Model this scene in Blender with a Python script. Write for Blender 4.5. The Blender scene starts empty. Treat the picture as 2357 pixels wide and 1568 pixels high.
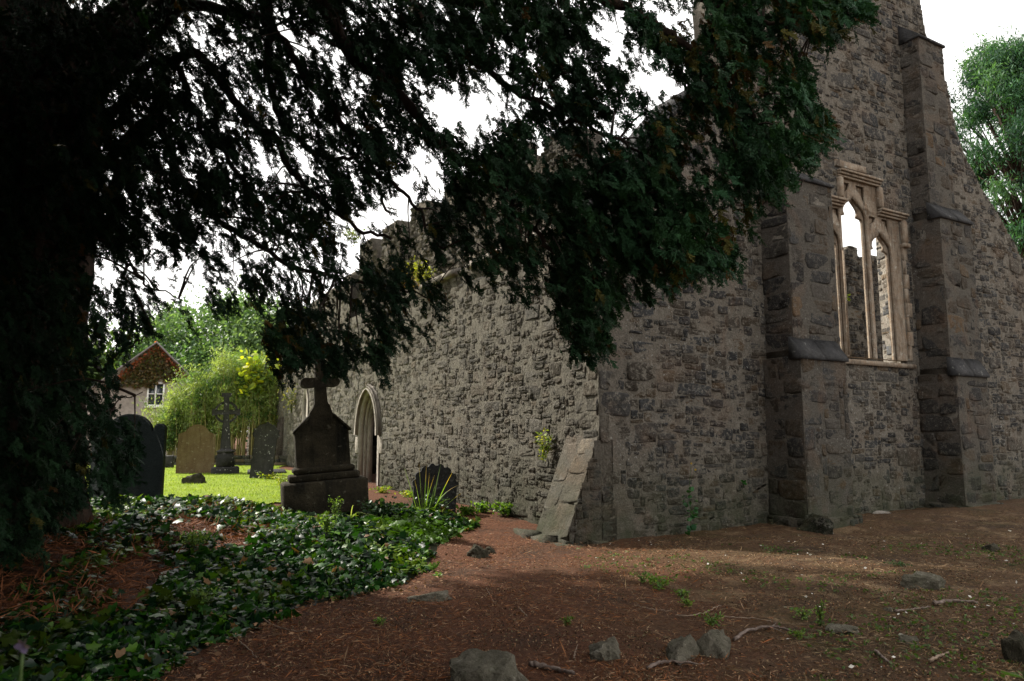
import bpy, bmesh, math, random
import numpy as np
from mathutils import Vector, Matrix
from mathutils.geometry import tessellate_polygon
random.seed(7); rng=np.random.default_rng(7)
R=math.radians
scene=bpy.context.scene; COL=scene.collection
# ------------------------------------------------------------------ camera model
W,H,F=2357.,1568.,1650.
PITCH=math.atan(208/1650); CP,SP=math.cos(PITCH),math.sin(PITCH); CZ=1.6
def ray(x,y):
    X=(x-W/2)/F; Y=-(y-H/2)/F
    return np.array((X,CP-Y*SP,SP+Y*CP))
def at(x,y,d):
    r=ray(x,y); return np.array((0,0,CZ))+r*(d/r[1])
def atv(x,y,d):
    X=(x-W/2)/F; Y=-(y-H/2)/F
    t=d/(CP-Y*SP)
    return np.stack([X*t,d+0*X,CZ+(SP+Y*CP)*t],-1)
def proj(P):
    x=P[...,0]; y=P[...,1]; z=P[...,2]-CZ
    dd=y*CP+z*SP; up=-y*SP+z*CP
    dd=np.where(dd>0.05,dd,0.05)
    return W/2+F*x/dd, H/2-F*up/dd, y*CP+z*SP
AZ=R(29.9); C0=np.array((1.33,11.0)); dR=np.array((math.cos(AZ),math.sin(AZ))); dL=np.array((-dR[1],dR[0]))
def loc2w(u,v): return C0+dR*u+dL*v
# ------------------------------------------------------------------ noise
def _h(ix,iy,s):
    n=(ix.astype(np.int64)*374761393+iy.astype(np.int64)*668265263+s*1442695041)&0x7fffffff
    n=((n^(n>>13))*1274126177)&0x7fffffff
    n=n^(n>>16)
    return (n&0xffff)/65535.
def vn(x,y,s=0):
    x=np.asarray(x,float); y=np.asarray(y,float)
    ix=np.floor(x); iy=np.floor(y); fx=x-ix; fy=y-iy
    fx=fx*fx*(3-2*fx); fy=fy*fy*(3-2*fy)
    a=_h(ix,iy,s); b=_h(ix+1,iy,s); c=_h(ix,iy+1,s); d=_h(ix+1,iy+1,s)
    return (a*(1-fx)+b*fx)*(1-fy)+(c*(1-fx)+d*fx)*fy
def fbm(x,y,s=0,o=4):
    t=0; a=.5; k=1
    for i in range(o): t=t+a*vn(np.asarray(x)*k,np.asarray(y)*k,s+i*17); a*=.5; k*=2.03
    return t/(1-.5**o)
def inpoly(px,py,poly):
    px=np.asarray(px,float); py=np.asarray(py,float); c=np.zeros(px.shape,bool); n=len(poly)
    for i in range(n):
        x1,y1=poly[i]; x2,y2=poly[(i+1)%n]
        if y1==y2: continue
        c^=((y1>py)!=(y2>py))&(px<(x2-x1)*(py-y1)/(y2-y1)+x1)
    return c
# ------------------------------------------------------------------ terrain
def th(x,y):
    x=np.asarray(x,float); y=np.asarray(y,float)
    z=.05*(fbm(x*.5,y*.5,3)-.5)+.02*(fbm(x*3,y*3,5)-.5)
    s=lambda a: 1/(1+np.exp(-np.clip(a,-30,30)))
    z=z+.22*np.exp(-(((x+5.2)/2.6)**2+((y-9.6)/3.2)**2))          # mound under the ivy
    z=z+.22*s((-x-4.5)*1.6)*s((y-12.5)*1.5)                          # lawn level
    z=z+.10*s((y-13)*2)*s((x+4.5)*2)*s((1.5-x)*1.5)
    l=(x-C0[0])*dR[0]+(y-C0[1])*dR[1]; d=(x-C0[0])*dL[0]+(y-C0[1])*dL[1]
    z=z+.10*np.exp(-((d+.9)/.8)**2)*s((l-5)*1.5)                    # earth heaped along the gable
    z=z+.10*np.exp(-((d+2.6)/1.3)**2)*np.exp(-((l-9)/2.2)**2)
    z=z-.10*np.exp(-((d+1.5)/.7)**2)*np.exp(-((l-4.2)/1.0)**2)
    z=z-.05*np.exp(-((d+.5)/1)**2)*s((3-l)*2)
    return z
def thf(x,y): return float(th(x,y))
def gpt(x,y,z0=None):
    r=ray(x,y); z=0.
    for i in range(6):
        t=(z-CZ)/r[2]; P=np.array((0,0,CZ))+r*t; z=thf(P[0],P[1])
    return P
# ------------------------------------------------------------------ objects
def link(o,parent=None):
    COL.objects.link(o)
    if parent is not None: o.parent=parent
    return o
def mk(name,V,FL,mat,parent=None,cols=None,smooth=False,loc=None):
    V=np.asarray(V,np.float32).reshape(-1,3); FL=[np.asarray(f,np.int32) for f in FL if len(f)]
    me=bpy.data.meshes.new(name)
    me.vertices.add(len(V)); me.vertices.foreach_set('co',V.ravel())
    idx=np.concatenate([f.ravel() for f in FL]); tot=np.concatenate([np.full(len(f),f.shape[1],np.int32) for f in FL])
    st=np.concatenate([[0],np.cumsum(tot)[:-1]]).astype(np.int32)
    me.loops.add(len(idx)); me.loops.foreach_set('vertex_index',idx)
    me.polygons.add(len(tot)); me.polygons.foreach_set('loop_start',st)
    if smooth: me.polygons.foreach_set('use_smooth',np.ones(len(tot),bool))
    me.update(calc_edges=True)
    if cols is not None:
        a=me.color_attributes.new('col','FLOAT_COLOR','POINT')
        c=np.ones((len(V),4),np.float32); c[:,:3]=cols; a.data.foreach_set('color',c.ravel())
    me.materials.append(mat)
    o=bpy.data.objects.new(name,me)
    if loc is not None: o.location=loc
    return link(o,parent)
def empty(name,loc=(0,0,0),rz=0):
    o=bpy.data.objects.new(name,None); o.empty_display_size=.2; o.location=loc; o.rotation_euler=(0,0,rz); return link(o)
GROUPS={'rock':'loose rocks lying on the ground','stick':'sticks and straws on the ground','gravestone':'gravestones in the churchyard','plant':'small wild plants','tree':'trees around the church','bush':'small dark bushes'}
def tag(o,label=None,cat=None,group=None,kind=None):
    group=group or GROUPS.get(cat)
    if label: o['label']=label
    if cat: o['category']=cat
    if group: o['group']=group
    if kind: o['kind']=kind
    return o
class MB:
    """collects pieces of one mesh"""
    def __init__(s): s.V=[];s.F={};s.C=[];s.n=0
    def add(s,V,faces,col=(1,1,1)):
        V=np.asarray(V,float).reshape(-1,3); c=np.asarray(col,float)
        if c.ndim==1: c=np.tile(c,(len(V),1))
        for f in faces:
            f=np.asarray(f,int)
            if f.ndim==1: f=f[None]
            if len(f): s.F.setdefault(f.shape[1],[]).append(f+s.n)
        s.V.append(V); s.C.append(c); s.n+=len(V); return s
    def build(s,name,mat,parent=None,smooth=False,**k):
        return mk(name,np.concatenate(s.V),[np.concatenate(v) for v in s.F.values()],mat,parent,np.concatenate(s.C),smooth,**k)
def box(mb,lo,hi,col=(1,1,1),f=None,jit=0,bev=0):
    x0,y0,z0=lo;x1,y1,z1=hi
    if bev:
        b=bev; V=[];P=[(x0,x1),(y0,y1),(z0,z1)]
        for sx in (0,1):
            for sy in (0,1):
                for sz in (0,1):
                    c=np.array((P[0][sx],P[1][sy],P[2][sz])); d=np.array((1-2*sx,1-2*sy,1-2*sz))*b
                    V+= [c+(0,d[1],d[2]), c+(d[0],0,d[2]), c+(d[0],d[1],0)]
        bm=bmesh.new(); vs=[bm.verts.new(v) for v in V]; r=bmesh.ops.convex_hull(bm,input=vs); bm.verts.index_update()
        V=np.array([v.co[:] for v in bm.verts]); fs=[[v.index for v in q.verts] for q in bm.faces]; bm.free()
    else:
        V=np.array([(x0,y0,z0),(x1,y0,z0),(x1,y1,z0),(x0,y1,z0),(x0,y0,z1),(x1,y0,z1),(x1,y1,z1),(x0,y1,z1)],float)
        fs=[(0,3,2,1),(4,5,6,7),(0,1,5,4),(1,2,6,5),(2,3,7,6),(3,0,4,7)]
    if jit: V=V+rng.uniform(-jit,jit,V.shape)
    if f is not None: V=np.array([f(*v) for v in V])
    mb.add(V,fs,col)
def hull(mb,P,col=(1,1,1)):
    bm=bmesh.new()
    for p in P: bm.verts.new(p)
    bmesh.ops.convex_hull(bm,input=bm.verts[:]); 
    bmesh.ops.delete(bm,geom=[v for v in bm.verts if not v.link_faces],context='VERTS')
    bm.verts.index_update()
    mb.add(np.array([v.co[:] for v in bm.verts]),[[v.index for v in q.verts] for q in bm.faces],col); bm.free()
def plate(mb,outer,holes,d0,d1,fr,col=(1,1,1),back=True):
    """2-D outline with holes, extruded from depth d0 (front) to d1; fr(a,b,d)->3-D"""
    loops=[outer]+list(holes); flat=[p for l in loops for p in l]
    tris=tessellate_polygon([[Vector((p[0],p[1],0)) for p in l] for l in loops])
    n=len(flat); V=[fr(p[0],p[1],d0) for p in flat]+[fr(p[0],p[1],d1) for p in flat]
    fs=[tuple(t) for t in tris]
    if back: fs+=[tuple(i+n for i in t[::-1]) for t in tris]
    b=0
    for l in loops:
        m=len(l)
        for i in range(m): j=(i+1)%m; fs.append((b+i,b+j,b+j+n,b+i+n))
        b+=m
    mb.add(V,fs,col)
def tube(mb,pts,rad,col=(1,1,1),k=7,wob=0,cap=True):
    pts=np.asarray(pts,float); n=len(pts); rad=np.broadcast_to(np.asarray(rad,float),(n,))
    t=np.gradient(pts,axis=0); t/=np.linalg.norm(t,axis=1)[:,None]+1e-9
    ref=np.array((0.13,.2,1.)) if abs(t[0][2])<.9 else np.array((1.,.1,0))
    V=[]
    a=np.linspace(0,2*math.pi,k,endpoint=False)
    for i in range(n):
        s=np.cross(ref,t[i]); s/=np.linalg.norm(s)+1e-9; u=np.cross(t[i],s); ref=u if abs(np.dot(u,t[i]))<.9 else ref
        rr=rad[i]*(1+wob*rng.uniform(-1,1,k))
        V.append(pts[i]+np.outer(np.cos(a)*rr,s)+np.outer(np.sin(a)*rr,u))
    V=np.concatenate(V); i=np.arange(n-1)[:,None]*k; j=np.arange(k)[None]; j2=(j+1)%k
    Q=np.stack([i+j,i+j2,i+k+j2,i+k+j],-1).reshape(-1,4)
    fs=[Q]
    if cap: fs+= [tuple(range(k))[::-1],tuple(range((n-1)*k,n*k))]
    mb.add(V,fs,col)
def curve(P,n):
    """Catmull-Rom through control points"""
    P=np.asarray(P,float); P=np.vstack([2*P[0]-P[1],P,2*P[-1]-P[-2]]); out=[]
    m=len(P)-3
    for q in np.linspace(0,m-1e-6,n):
        i=int(q); t=q-i; a,b,c,d=P[i:i+4]
        out.append(.5*((2*b)+(-a+c)*t+(2*a-5*b+4*c-d)*t*t+(-a+3*b-3*c+d)*t**3))
    return np.array(out)
# ------------------------------------------------------------------ materials
def newmat(name):
    m=bpy.data.materials.new(name); m.use_nodes=True; nt=m.node_tree; nt.nodes.clear(); return m,nt
class N:
    def __init__(s,nt): s.nt=nt; s.g=None
    def n(s,t,**k):
        nd=s.nt.nodes.new(t)
        for a,b in k.items(): setattr(nd,a,b)
        return nd
    def l(s,a,b): s.nt.links.new(a,b)
    def pos(s):
        if s.g is None: s.g=s.n('ShaderNodeNewGeometry')
        return s.g.outputs['Position']
    def noise(s,scale,det=4,rough=.55,dist=0,vec=None,st=None):
        nd=s.n('ShaderNodeTexNoise'); nd.inputs['Scale'].default_value=scale; nd.inputs['Detail'].default_value=det
        nd.inputs['Roughness'].default_value=rough; nd.inputs['Distortion'].default_value=dist
        v=vec or s.pos()
        if st: 
            mp=s.n('ShaderNodeMapping'); mp.inputs['Scale'].default_value=st; s.l(v,mp.inputs['Vector']); v=mp.outputs[0]
        s.l(v,nd.inputs['Vector']); return nd.outputs['Fac']
    def ramp(s,fac,a,b,c0=0.,c1=1.):
        nd=s.n('ShaderNodeMapRange'); nd.inputs['From Min'].default_value=a; nd.inputs['From Max'].default_value=b
        nd.inputs['To Min'].default_value=c0; nd.inputs['To Max'].default_value=c1; s.l(fac,nd.inputs['Value']); return nd.outputs[0]
    def mix(s,fac,a,b,mode='MIX'):
        nd=s.n('ShaderNodeMix',data_type='RGBA',blend_type=mode)
        for q,i in ((fac,nd.inputs[0]),(a,nd.inputs[6]),(b,nd.inputs[7])):
            if isinstance(q,(int,float)): i.default_value=q
            elif isinstance(q,tuple): i.default_value=(*q,1)
            else: s.l(q,i)
        return nd.outputs[2]
    def math(s,op,a,b=0.):
        nd=s.n('ShaderNodeMath',operation=op)
        for q,i in ((a,nd.inputs[0]),(b,nd.inputs[1])):
            if isinstance(q,(int,float)): i.default_value=q
            else: s.l(q,i)
        return nd.outputs[0]
    def vcol(s): return s.n('ShaderNodeVertexColor',layer_name='col').outputs['Color']
    def out(s,base,rough=.9,bumps=(),spec=.3,transl=0,metal=0):
        p=s.n('ShaderNodeBsdfPrincipled'); o=s.n('ShaderNodeOutputMaterial')
        if isinstance(base,tuple): p.inputs['Base Color'].default_value=(*base,1)
        else: s.l(base,p.inputs['Base Color'])
        if isinstance(rough,(int,float)): p.inputs['Roughness'].default_value=rough
        else: s.l(rough,p.inputs['Roughness'])
        p.inputs['Specular IOR Level'].default_value=spec; p.inputs['Metallic'].default_value=metal
        nrm=None
        for h,dist in bumps:
            b=s.n('ShaderNodeBump'); b.inputs['Distance'].default_value=dist; s.l(h,b.inputs['Height'])
            if nrm is not None: s.l(nrm,b.inputs['Normal'])
            nrm=b.outputs[0]
        if nrm is not None: s.l(nrm,p.inputs['Normal'])
        sh=p.outputs[0]
        if transl:
            t=s.n('ShaderNodeBsdfTranslucent'); m=s.n('ShaderNodeMixShader'); m.inputs[0].default_value=transl
            c=s.mix(1.,base,(1.25,1.25,.45),'MULTIPLY'); s.l(c,t.inputs['Color'])
            s.l(sh,m.inputs[1]); s.l(t.outputs[0],m.inputs[2]); sh=m.outputs[0]
        s.l(sh,o.inputs['Surface'])
def masonry_mat(name,mort=(.245,.222,.185),lich=.5,warm=.3,streak=False,dark=1.0):
    m,nt=newmat(name); n=N(nt)
    c=n.vcol()
    c=n.mix(n.ramp(n.noise(2.2,5,.6),.35,.7,0,.55),c,n.mix(.5,c,(.055,.052,.05)))          # damp patches
    c=n.mix(n.ramp(n.noise(11,8,.82,.3),.515,.58,0,.85),c,mort)                        # mortar smeared over stone
    c=n.mix(n.ramp(n.noise(1.3,4,.6,1.),.52,.72,0,warm),c,(.19,.115,.07))              # iron staining
    c=n.mix(n.ramp(n.noise(38,5,.75),.3,.75,.0,1.),n.mix(1.,c,(.55,.55,.55),'MULTIPLY'),n.mix(1.,c,(1.35,1.35,1.35),'MULTIPLY'))
    l1=n.ramp(n.noise(24,3,.6),.62,.70); l2=n.ramp(n.noise(.9,3,.6),.45,.6)
    c=n.mix(n.math('MULTIPLY',n.math('MULTIPLY',l1,l2),lich),c,(.42,.42,.39))      # lichen
    g=n.ramp(n.noise(85,3,.7),.60,.72); c=n.mix(n.math('MULTIPLY',g,.6),c,(.34,.31,.265))     # grit
    sx=n.n('ShaderNodeSeparateXYZ'); n.l(n.pos(),sx.inputs[0])
    low=n.math('MULTIPLY',n.ramp(sx.outputs['Z'],.0,1.4,1,0),n.ramp(n.noise(2.4,5,.65),.33,.62,.1,.85))
    c=n.mix(low,c,(.055,.062,.035))                                     # green algae at the foot
    b=[(n.noise(7,7,.72),.07),(n.noise(45,5,.75),.03)]
    if streak: b.append((n.noise(11,5,.7,.6,st=(1,1,.35)),.11)); b.append((n.noise(24,4,.7,.3,st=(1,1,.45)),.05))
    if dark!=1: c=n.mix(1.,c,(dark,)*3,'MULTIPLY')
    n.out(c,.95,b,.08); return m
M={}
M['front']=masonry_mat('rubble_masonry',lich=.8)
M['side']=masonry_mat('rough_rubble',mort=(.23,.212,.172),lich=.5,warm=.15,streak=True)
M['butt']=masonry_mat('buttress_stone',mort=(.135,.122,.104),lich=.5,warm=.35)
def simple_stone(name,c1,c2,lichen=(.4,.4,.33),la=.5,sc=3.,rough=.9,stain=(.03,.03,.025),sa=.6):
    m,nt=newmat(name); n=N(nt)
    c=n.mix(n.ramp(n.noise(sc,6,.65),.35,.65),c1,c2)
    c=n.mix(n.ramp(n.noise(sc*.9,5,.7,.4,st=(2.5,2.5,.35)),.5,.68,0,sa),c,stain)
    c=n.mix(n.math('MULTIPLY',n.ramp(n.noise(12,2,.5),.66,.70),la),c,lichen)
    c=n.mix(n.ramp(n.noise(70,4,.7),.3,.7),n.mix(1.,c,(.7,.7,.7),'MULTIPLY'),n.mix(1.,c,(1.25,1.25,1.25),'MULTIPLY'))
    n.out(c,rough,[(n.noise(9,7,.7),.05),(n.noise(70,4,.75),.012)],.08); return m
M['sand']=simple_stone('window_sandstone',(.25,.18,.125),(.31,.265,.21),(.42,.41,.36),.7,7.,.9,(.085,.065,.05),.9)
M['dress']=simple_stone('door_limestone',(.27,.24,.21),(.33,.30,.26),(.4,.4,.36),.3,3.)
M['slate']=simple_stone('dark_slab',(.035,.036,.036),(.055,.056,.055),(.3,.3,.27),.2,2.)
M['gslate']=simple_stone('green_slate',(.012,.018,.017),(.018,.025,.023),(.08,.09,.08),.2,1.5,.7)
M['tan']=simple_stone('tan_sandstone',(.15,.10,.055),(.20,.15,.085),(.32,.28,.2),.6,3.,.9,(.07,.035,.02),.6)
M['lichgrey']=simple_stone('lichened_grey',(.035,.035,.034),(.06,.058,.055),(.35,.35,.33),.9,2.5)
M['monu']=simple_stone('monument_stone',(.022,.019,.013),(.055,.046,.030),(.2,.19,.15),.25,3.,.85,(.012,.012,.01),.97)
M['rock']=simple_stone('field_rock',(.085,.078,.058),(.15,.135,.105),(.3,.29,.25),.3,6.,.9,(.05,.055,.03),.4)
M['rockdark']=simple_stone('mossy_rock',(.035,.032,.022),(.07,.062,.045),(.2,.18,.14),.2,8.,.95,(.02,.025,.012),.7)
M['cap']=simple_stone('coping_slab',(.035,.035,.037),(.065,.063,.063),(.3,.3,.27),.35,4.)
def leafmat(name,rough=.5,transl=.35,spec=.4,vary=.5):
    m,nt=newmat(name); n=N(nt); c=n.vcol()
    c=n.mix(n.ramp(n.noise(3,3),.3,.7),n.mix(1.,c,(1-vary*.5,)*3,'MULTIPLY'),n.mix(1.,c,(1+vary*.5,)*3,'MULTIPLY'))
    n.out(c,rough,(),spec,transl); return m
M['yewleaf']=leafmat('yew_needles',.6,.15,.12)
M['ivy']=leafmat('ivy_leaves',.42,.25,.20,.3)
M['leaf']=leafmat('soft_leaves',.5,.45,.3)
M['blade']=leafmat('grass_blades',.4,.5,.35,.3)
def plain(name,c1,c2,sc=8,rough=.85,bump=.01,st=None,spec=.2):
    m,nt=newmat(name); n=N(nt)
    c=n.mix(n.ramp(n.noise(sc,5,.65,st=st),.35,.65),c1,c2); n.out(c,rough,[(n.noise(sc*3,5,.7,st=st),bump)],spec); return m
M['bark']=plain('yew_bark',(.028,.018,.013),(.06,.038,.026),6,.9,.03,(3,3,.6))
M['twig']=plain('dry_twig',(.16,.11,.08),(.28,.21,.155),30,.85,.004)
M['root']=plain('weathered_wood',(.09,.065,.055),(.20,.155,.13),25,.85,.006)
M['litter']=leafmat('dead_needles',.8,.1,.2,.4)
M['culm']=plain('bamboo_culm',(.20,.18,.06),(.30,.26,.10),9,.6,.0)
M['white']=plain('white_paint',(.7,.7,.68),(.8,.8,.78),5,.5,.001)
M['cottage']=plain('cottage_wall',(.24,.21,.18),(.34,.30,.26),5,.9,.02)
M['roof']=plain('slate_roof',(.14,.12,.12),(.2,.18,.18),9,.7,.01)
m,nt=newmat('window_glass'); n=N(nt); n.out((.03,.04,.045),.08,(),.8); M['glass']=m
m,nt=newmat('dark_void'); n=N(nt); n.out((.01,.009,.008),1.,(),0); M['void']=m
# ground: path of red-brown needles, dry straw and moss to the right
m,nt=newmat('needle_ground'); n=N(nt)
A=n.mix(n.ramp(n.noise(30,6,.75),.3,.7),(.030,.013,.007),(.175,.074,.038))
B=n.mix(n.ramp(n.noise(24,6,.75),.35,.7),(.030,.018,.009),(.155,.086,.044))
sx=n.n('ShaderNodeSeparateXYZ'); n.l(n.pos(),sx.inputs[0])
side=n.ramp(n.math('ADD',sx.outputs['X'],n.ramp(n.noise(.9,5,.6),0,1,-2.0,2.0)),.4,2.4)
c=n.mix(side,A,B)
c=n.mix(n.ramp(n.noise(.8,5,.65,.5),.5,.68,0,.75),c,(.04,.027,.018))          # bare soil
straw=n.math('MULTIPLY',n.ramp(n.noise(1.7,4,.6,.8),.54,.66),side); c=n.mix(n.math('MULTIPLY',straw,n.ramp(n.noise(60,3,.7),.3,.6,0,.8)),c,(.24,.165,.095))
moss=n.math('MULTIPLY',n.ramp(n.noise(1.1,5,.65),.5,.64),side); c=n.mix(n.math('MULTIPLY',moss,n.ramp(n.noise(14,4,.7),.35,.65,0,.7)),c,(.055,.05,.014))
c=n.mix(n.ramp(n.noise(180,2,.5),.68,.74,0,.55),c,(.34,.27,.21))
n.out(c,.95,[(n.noise(12,6,.7),.05),(n.noise(90,4,.75),.02)],.15); M['ground']=m
m,nt=newmat('lawn_turf'); n=N(nt); n.out(n.mix(n.ramp(n.noise(2.5,5,.6),.3,.7),(.13,.20,.02),(.24,.30,.04)),.9,[(n.noise(60,4,.7),.03)],.1); M['lawn']=m
# ------------------------------------------------------------------ world, sun, camera
SUN_AZ=R(-60); SUN_EL=R(43)
w=bpy.data.worlds.new('World'); scene.world=w; w.use_nodes=True; nt=w.node_tree; nt.nodes.clear(); n=N(nt)
sky=n.n('ShaderNodeTexSky',sky_type='NISHITA'); sky.sun_disc=False; sky.sun_elevation=SUN_EL; sky.sun_rotation=SUN_AZ; sky.dust_density=3; sky.air_density=1.2
tc=n.n('ShaderNodeTexCoord')
cl=n.ramp(n.noise(2.2,6,.6,.3,vec=tc.outputs['Generated'],st=(1,1,2.2)),.25,.6,.80,1.)
cc=n.mix(cl,sky.outputs[0],(10.1,9.9,9.6))
bg=n.n('ShaderNodeBackground'); bg.inputs['Strength'].default_value=.1; n.l(cc,bg.inputs['Color'])
o=n.n('ShaderNodeOutputWorld'); n.l(bg.outputs[0],o.inputs['Surface'])
sl=bpy.data.lights.new('sun','SUN'); sl.energy=5; sl.angle=R(.6); sl.color=(1,.94,.84)
so=bpy.data.objects.new('sun',sl); link(so)
sd=Vector((math.sin(SUN_AZ)*math.cos(SUN_EL),math.cos(SUN_AZ)*math.cos(SUN_EL),math.sin(SUN_EL)))
so.rotation_euler=sd.to_track_quat('Z','Y').to_euler(); so.location=(-8,8,20)
cam=bpy.data.cameras.new('camera'); cam.lens=36*F/W; cam.sensor_width=36; cam.clip_end=2000; cam.clip_start=.05
cam.dof.use_dof=True; cam.dof.focus_distance=11; cam.dof.aperture_fstop=6.3
co=bpy.data.objects.new('camera',cam); link(co); co.location=(0,0,CZ); co.rotation_euler=(R(90)+PITCH,0,0); scene.camera=co
vs=scene.view_settings; vs.view_transform='Standard'; vs.look='None'; vs.exposure=.93; vs.gamma=1
scene.cycles.max_bounces=5; scene.cycles.diffuse_bounces=3; scene.cycles.transmission_bounces=3; scene.cycles.use_denoising=True
# ------------------------------------------------------------------ ground
def axis(segs):
    out=[]
    for a,b,s in segs: out.append(np.arange(a,b,s))
    return np.concatenate(out+[[segs[-1][1]]])
xs=axis([(-600,-60,60),(-60,-20,5),(-20,-8,.4),(-8,10,.085),(10,20,.4),(20,60,5),(60,600,60)])
ys=axis([(-200,-20,30),(-20,0,1),(0,3,.3),(3,16,.085),(16,32,.25),(32,60,3),(60,900,60)])
X,Y=np.meshgrid(xs,ys); Z=th(X,Y)+.025*(vn(X*9,Y*9,8)-.5)*(np.abs(X)<10)
V=np.stack([X,Y,Z],-1).reshape(-1,3); a,b=X.shape
i=np.arange(a-1)[:,None]*b; j=np.arange(b-1)[None]
Q=np.stack([i+j,i+j+1,i+b+j+1,i+b+j],-1).reshape(-1,4)
tag(mk('ground',V,[Q],M['ground'],smooth=True),kind='structure')
LAWN=[(-4.4,14.5),(-4.6,17),(-5.0,21),(-8.5,26.2),(-9.4,30.5),(-40,30.5),(-40,12.6),(-9,12.6),(-6,12.8)]
xs=axis([(-40,-20,1),(-20,-3,.3)]); ys=axis([(12,31,.3)])
X,Y=np.meshgrid(xs,ys); V=np.stack([X,Y,th(X,Y)+.03],-1).reshape(-1,3); a,b=X.shape
i=np.arange(a-1)[:,None]*b; j=np.arange(b-1)[None]; Q=np.stack([i+j,i+j+1,i+b+j+1,i+b+j],-1).reshape(-1,4)
cen=V[Q].mean(1); Q=Q[inpoly(cen[:,0]+.3*(vn(cen[:,0]*2,cen[:,1]*2,4)-.5),cen[:,1],LAWN)]
tag(mk('lawn',V,[Q],M['lawn'],smooth=True),kind='structure')
# ------------------------------------------------------------------ masonry generator
PAL=np.array([(.062,.060,.058),(.082,.077,.070),(.095,.080,.064),(.042,.042,.043),(.112,.086,.060),(.078,.066,.053),(.056,.058,.060),(.130,.092,.058)])
PALW=np.array([3,3,2.4,2,1.2,2,2,.5]); PALW=PALW/PALW.sum()
MORT=(.19,.168,.138)
def masonry(mb,fr,region,holes,cell=.055,big=1.,relief=.022,pal=PAL,palw=PALW,mort=MORT,skin=.10,quoins=(),minz=None,sink=.25,rough=.012,skinamp=.014,seed=0):
    """region: polygon in (a,z) ; stones + uneven mortar skin added to mb"""
    r=np.random.default_rng(seed+11)
    reg=np.array(region); a0,z0=reg.min(0); a1,z1=reg.max(0)
    nx=int((a1-a0)/cell)+1; nz=int((z1-z0)/cell)+1
    cx=a0+(np.arange(nx)+.5)*cell; cz=z0+(np.arange(nz)+.5)*cell
    CX,CZ2=np.meshgrid(cx,cz)
    free=inpoly(CX,CZ2,region)
    for h in holes: free&=~inpoly(CX,CZ2,h)
    rects=[]
    for (qa0,qz0,qa1,qz1,side) in quoins:                           # long and short corner blocks
        z=qz0
        while z<qz1-.12:
            h=r.uniform(.22,.42); h=min(h,qz1-z); L=r.choice([.28,.36,.48,.6])
            if side=='l': rects.append((qa0,z,qa0+L,z+h))
            else: rects.append((qa1-L,z,qa1,z+h))
            q=rects[-1]; free[max(0,int((q[1]-z0)/cell)):int((q[3]-z0)/cell)+1, max(0,int((q[0]-a0)/cell)):int((q[2]-a0)/cell)+1]=False
            z+=h
    def place(j,i,w,h):
        if j+h>nz or i+w>nx or not free[j:j+h,i:i+w].all(): return False
        free[j:j+h,i:i+w]=False; rects.append((a0+i*cell,z0+j*cell,a0+(i+w)*cell,z0+(j+h)*cell)); return True
    area=free.sum()
    def sz(lo,hi): return max(1,int(r.uniform(lo,hi)*big/cell))
    for k in range(int(area*cell*cell/big**2*3.0)):
        place(r.integers(nz),r.integers(nx),sz(.35,.75),sz(.16,.34))
    for k in range(int(area*cell*cell/big**2*12)):
        place(r.integers(nz),r.integers(nx),sz(.24,.48),sz(.12,.22))
    for j in range(nz):
        for i in range(nx):
            if free[j,i]:
                w=sz(.16,.42); h=sz(.08,.18)
                while not place(j,i,w,h):
                    if w>2: w-=1
                    elif h>1: h-=1
                    elif w>1: w-=1
                    else: free[j,i]=False; break
    rc=np.array(rects); w=rc[:,2]-rc[:,0]; h=rc[:,3]-rc[:,1]
    keep=(w>.07)&(h>.045); rc=rc[keep]; w=w[keep]; h=h[keep]; S=len(rc)
    ca=(rc[:,0]+rc[:,2])/2; cz_=(rc[:,1]+rc[:,3])/2
    # wavy coursing
    def warp(a,z): return a+.05*(vn(a*.9,z*1.3,seed+5)-.5), z+.10*(vn(a*.6,z*.5,seed+6)-.5)+.03*(vn(a*3,z*1.5,seed+7)-.5)
    K=12; th_=np.linspace(0,2*math.pi,K,endpoint=False)
    e=.26; ux=np.sign(np.cos(th_))*np.abs(np.cos(th_))**e; uz=np.sign(np.sin(th_))*np.abs(np.sin(th_))**e
    g=.5*np.minimum(.016,.10*np.minimum(w,h))
    ang=r.normal(0,.03,S)[:,None]
    jx=1+r.normal(0,.055,(S,K)); jz=1+r.normal(0,.07,(S,K))
    A=(w/2-g)[:,None]*ux*jx; B=(h/2-g)[:,None]*uz*jz
    A,B=A*np.cos(ang)-B*np.sin(ang),A*np.sin(ang)+B*np.cos(ang)
    hh=relief*(r.uniform(-sink,1.0,S))
    tilt=r.normal(0,.05,(S,2))
    rings=[]
    for sc,dz,nn in ((1.,-.05,0),(.97,.55,.25),(.80,1.,.45),(.42,1.12,.6)):
        a_=ca[:,None]+A*sc; z_=cz_[:,None]+B*sc
        aw,zw=warp(a_,z_)
        d=(hh[:,None]*dz if dz>0 else -.05) + (0 if nn==0 else rough*nn*r.normal(0,1,(S,K)) + tilt[:,:1]*A*sc+tilt[:,1:]*B*sc)
        rings.append(np.stack([aw,zw,d+0*aw],-1))
    ctr=np.stack([*warp(ca,cz_),hh*1.1+rough*.4*r.normal(0,1,S)],-1)[:,None]
    P=np.concatenate(rings+[ctr],1); n1=P.shape[1]
    q=[]
    for rr in range(3):
        for i in range(K): j=(i+1)%K; q.append((rr*K+i,rr*K+j,(rr+1)*K+j,(rr+1)*K+i))
    q=np.array(q); t=np.array([(3*K+i,3*K+(i+1)%K,4*K) for i in range(K)])
    off=(np.arange(S)*n1)[:,None,None]
    P=P.reshape(-1,3)
    V=fr(P[:,0],P[:,1],P[:,2])
    ci=r.choice(len(pal),S,p=palw); col=pal[ci]*r.uniform(.75,1.25,(S,1))
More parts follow.
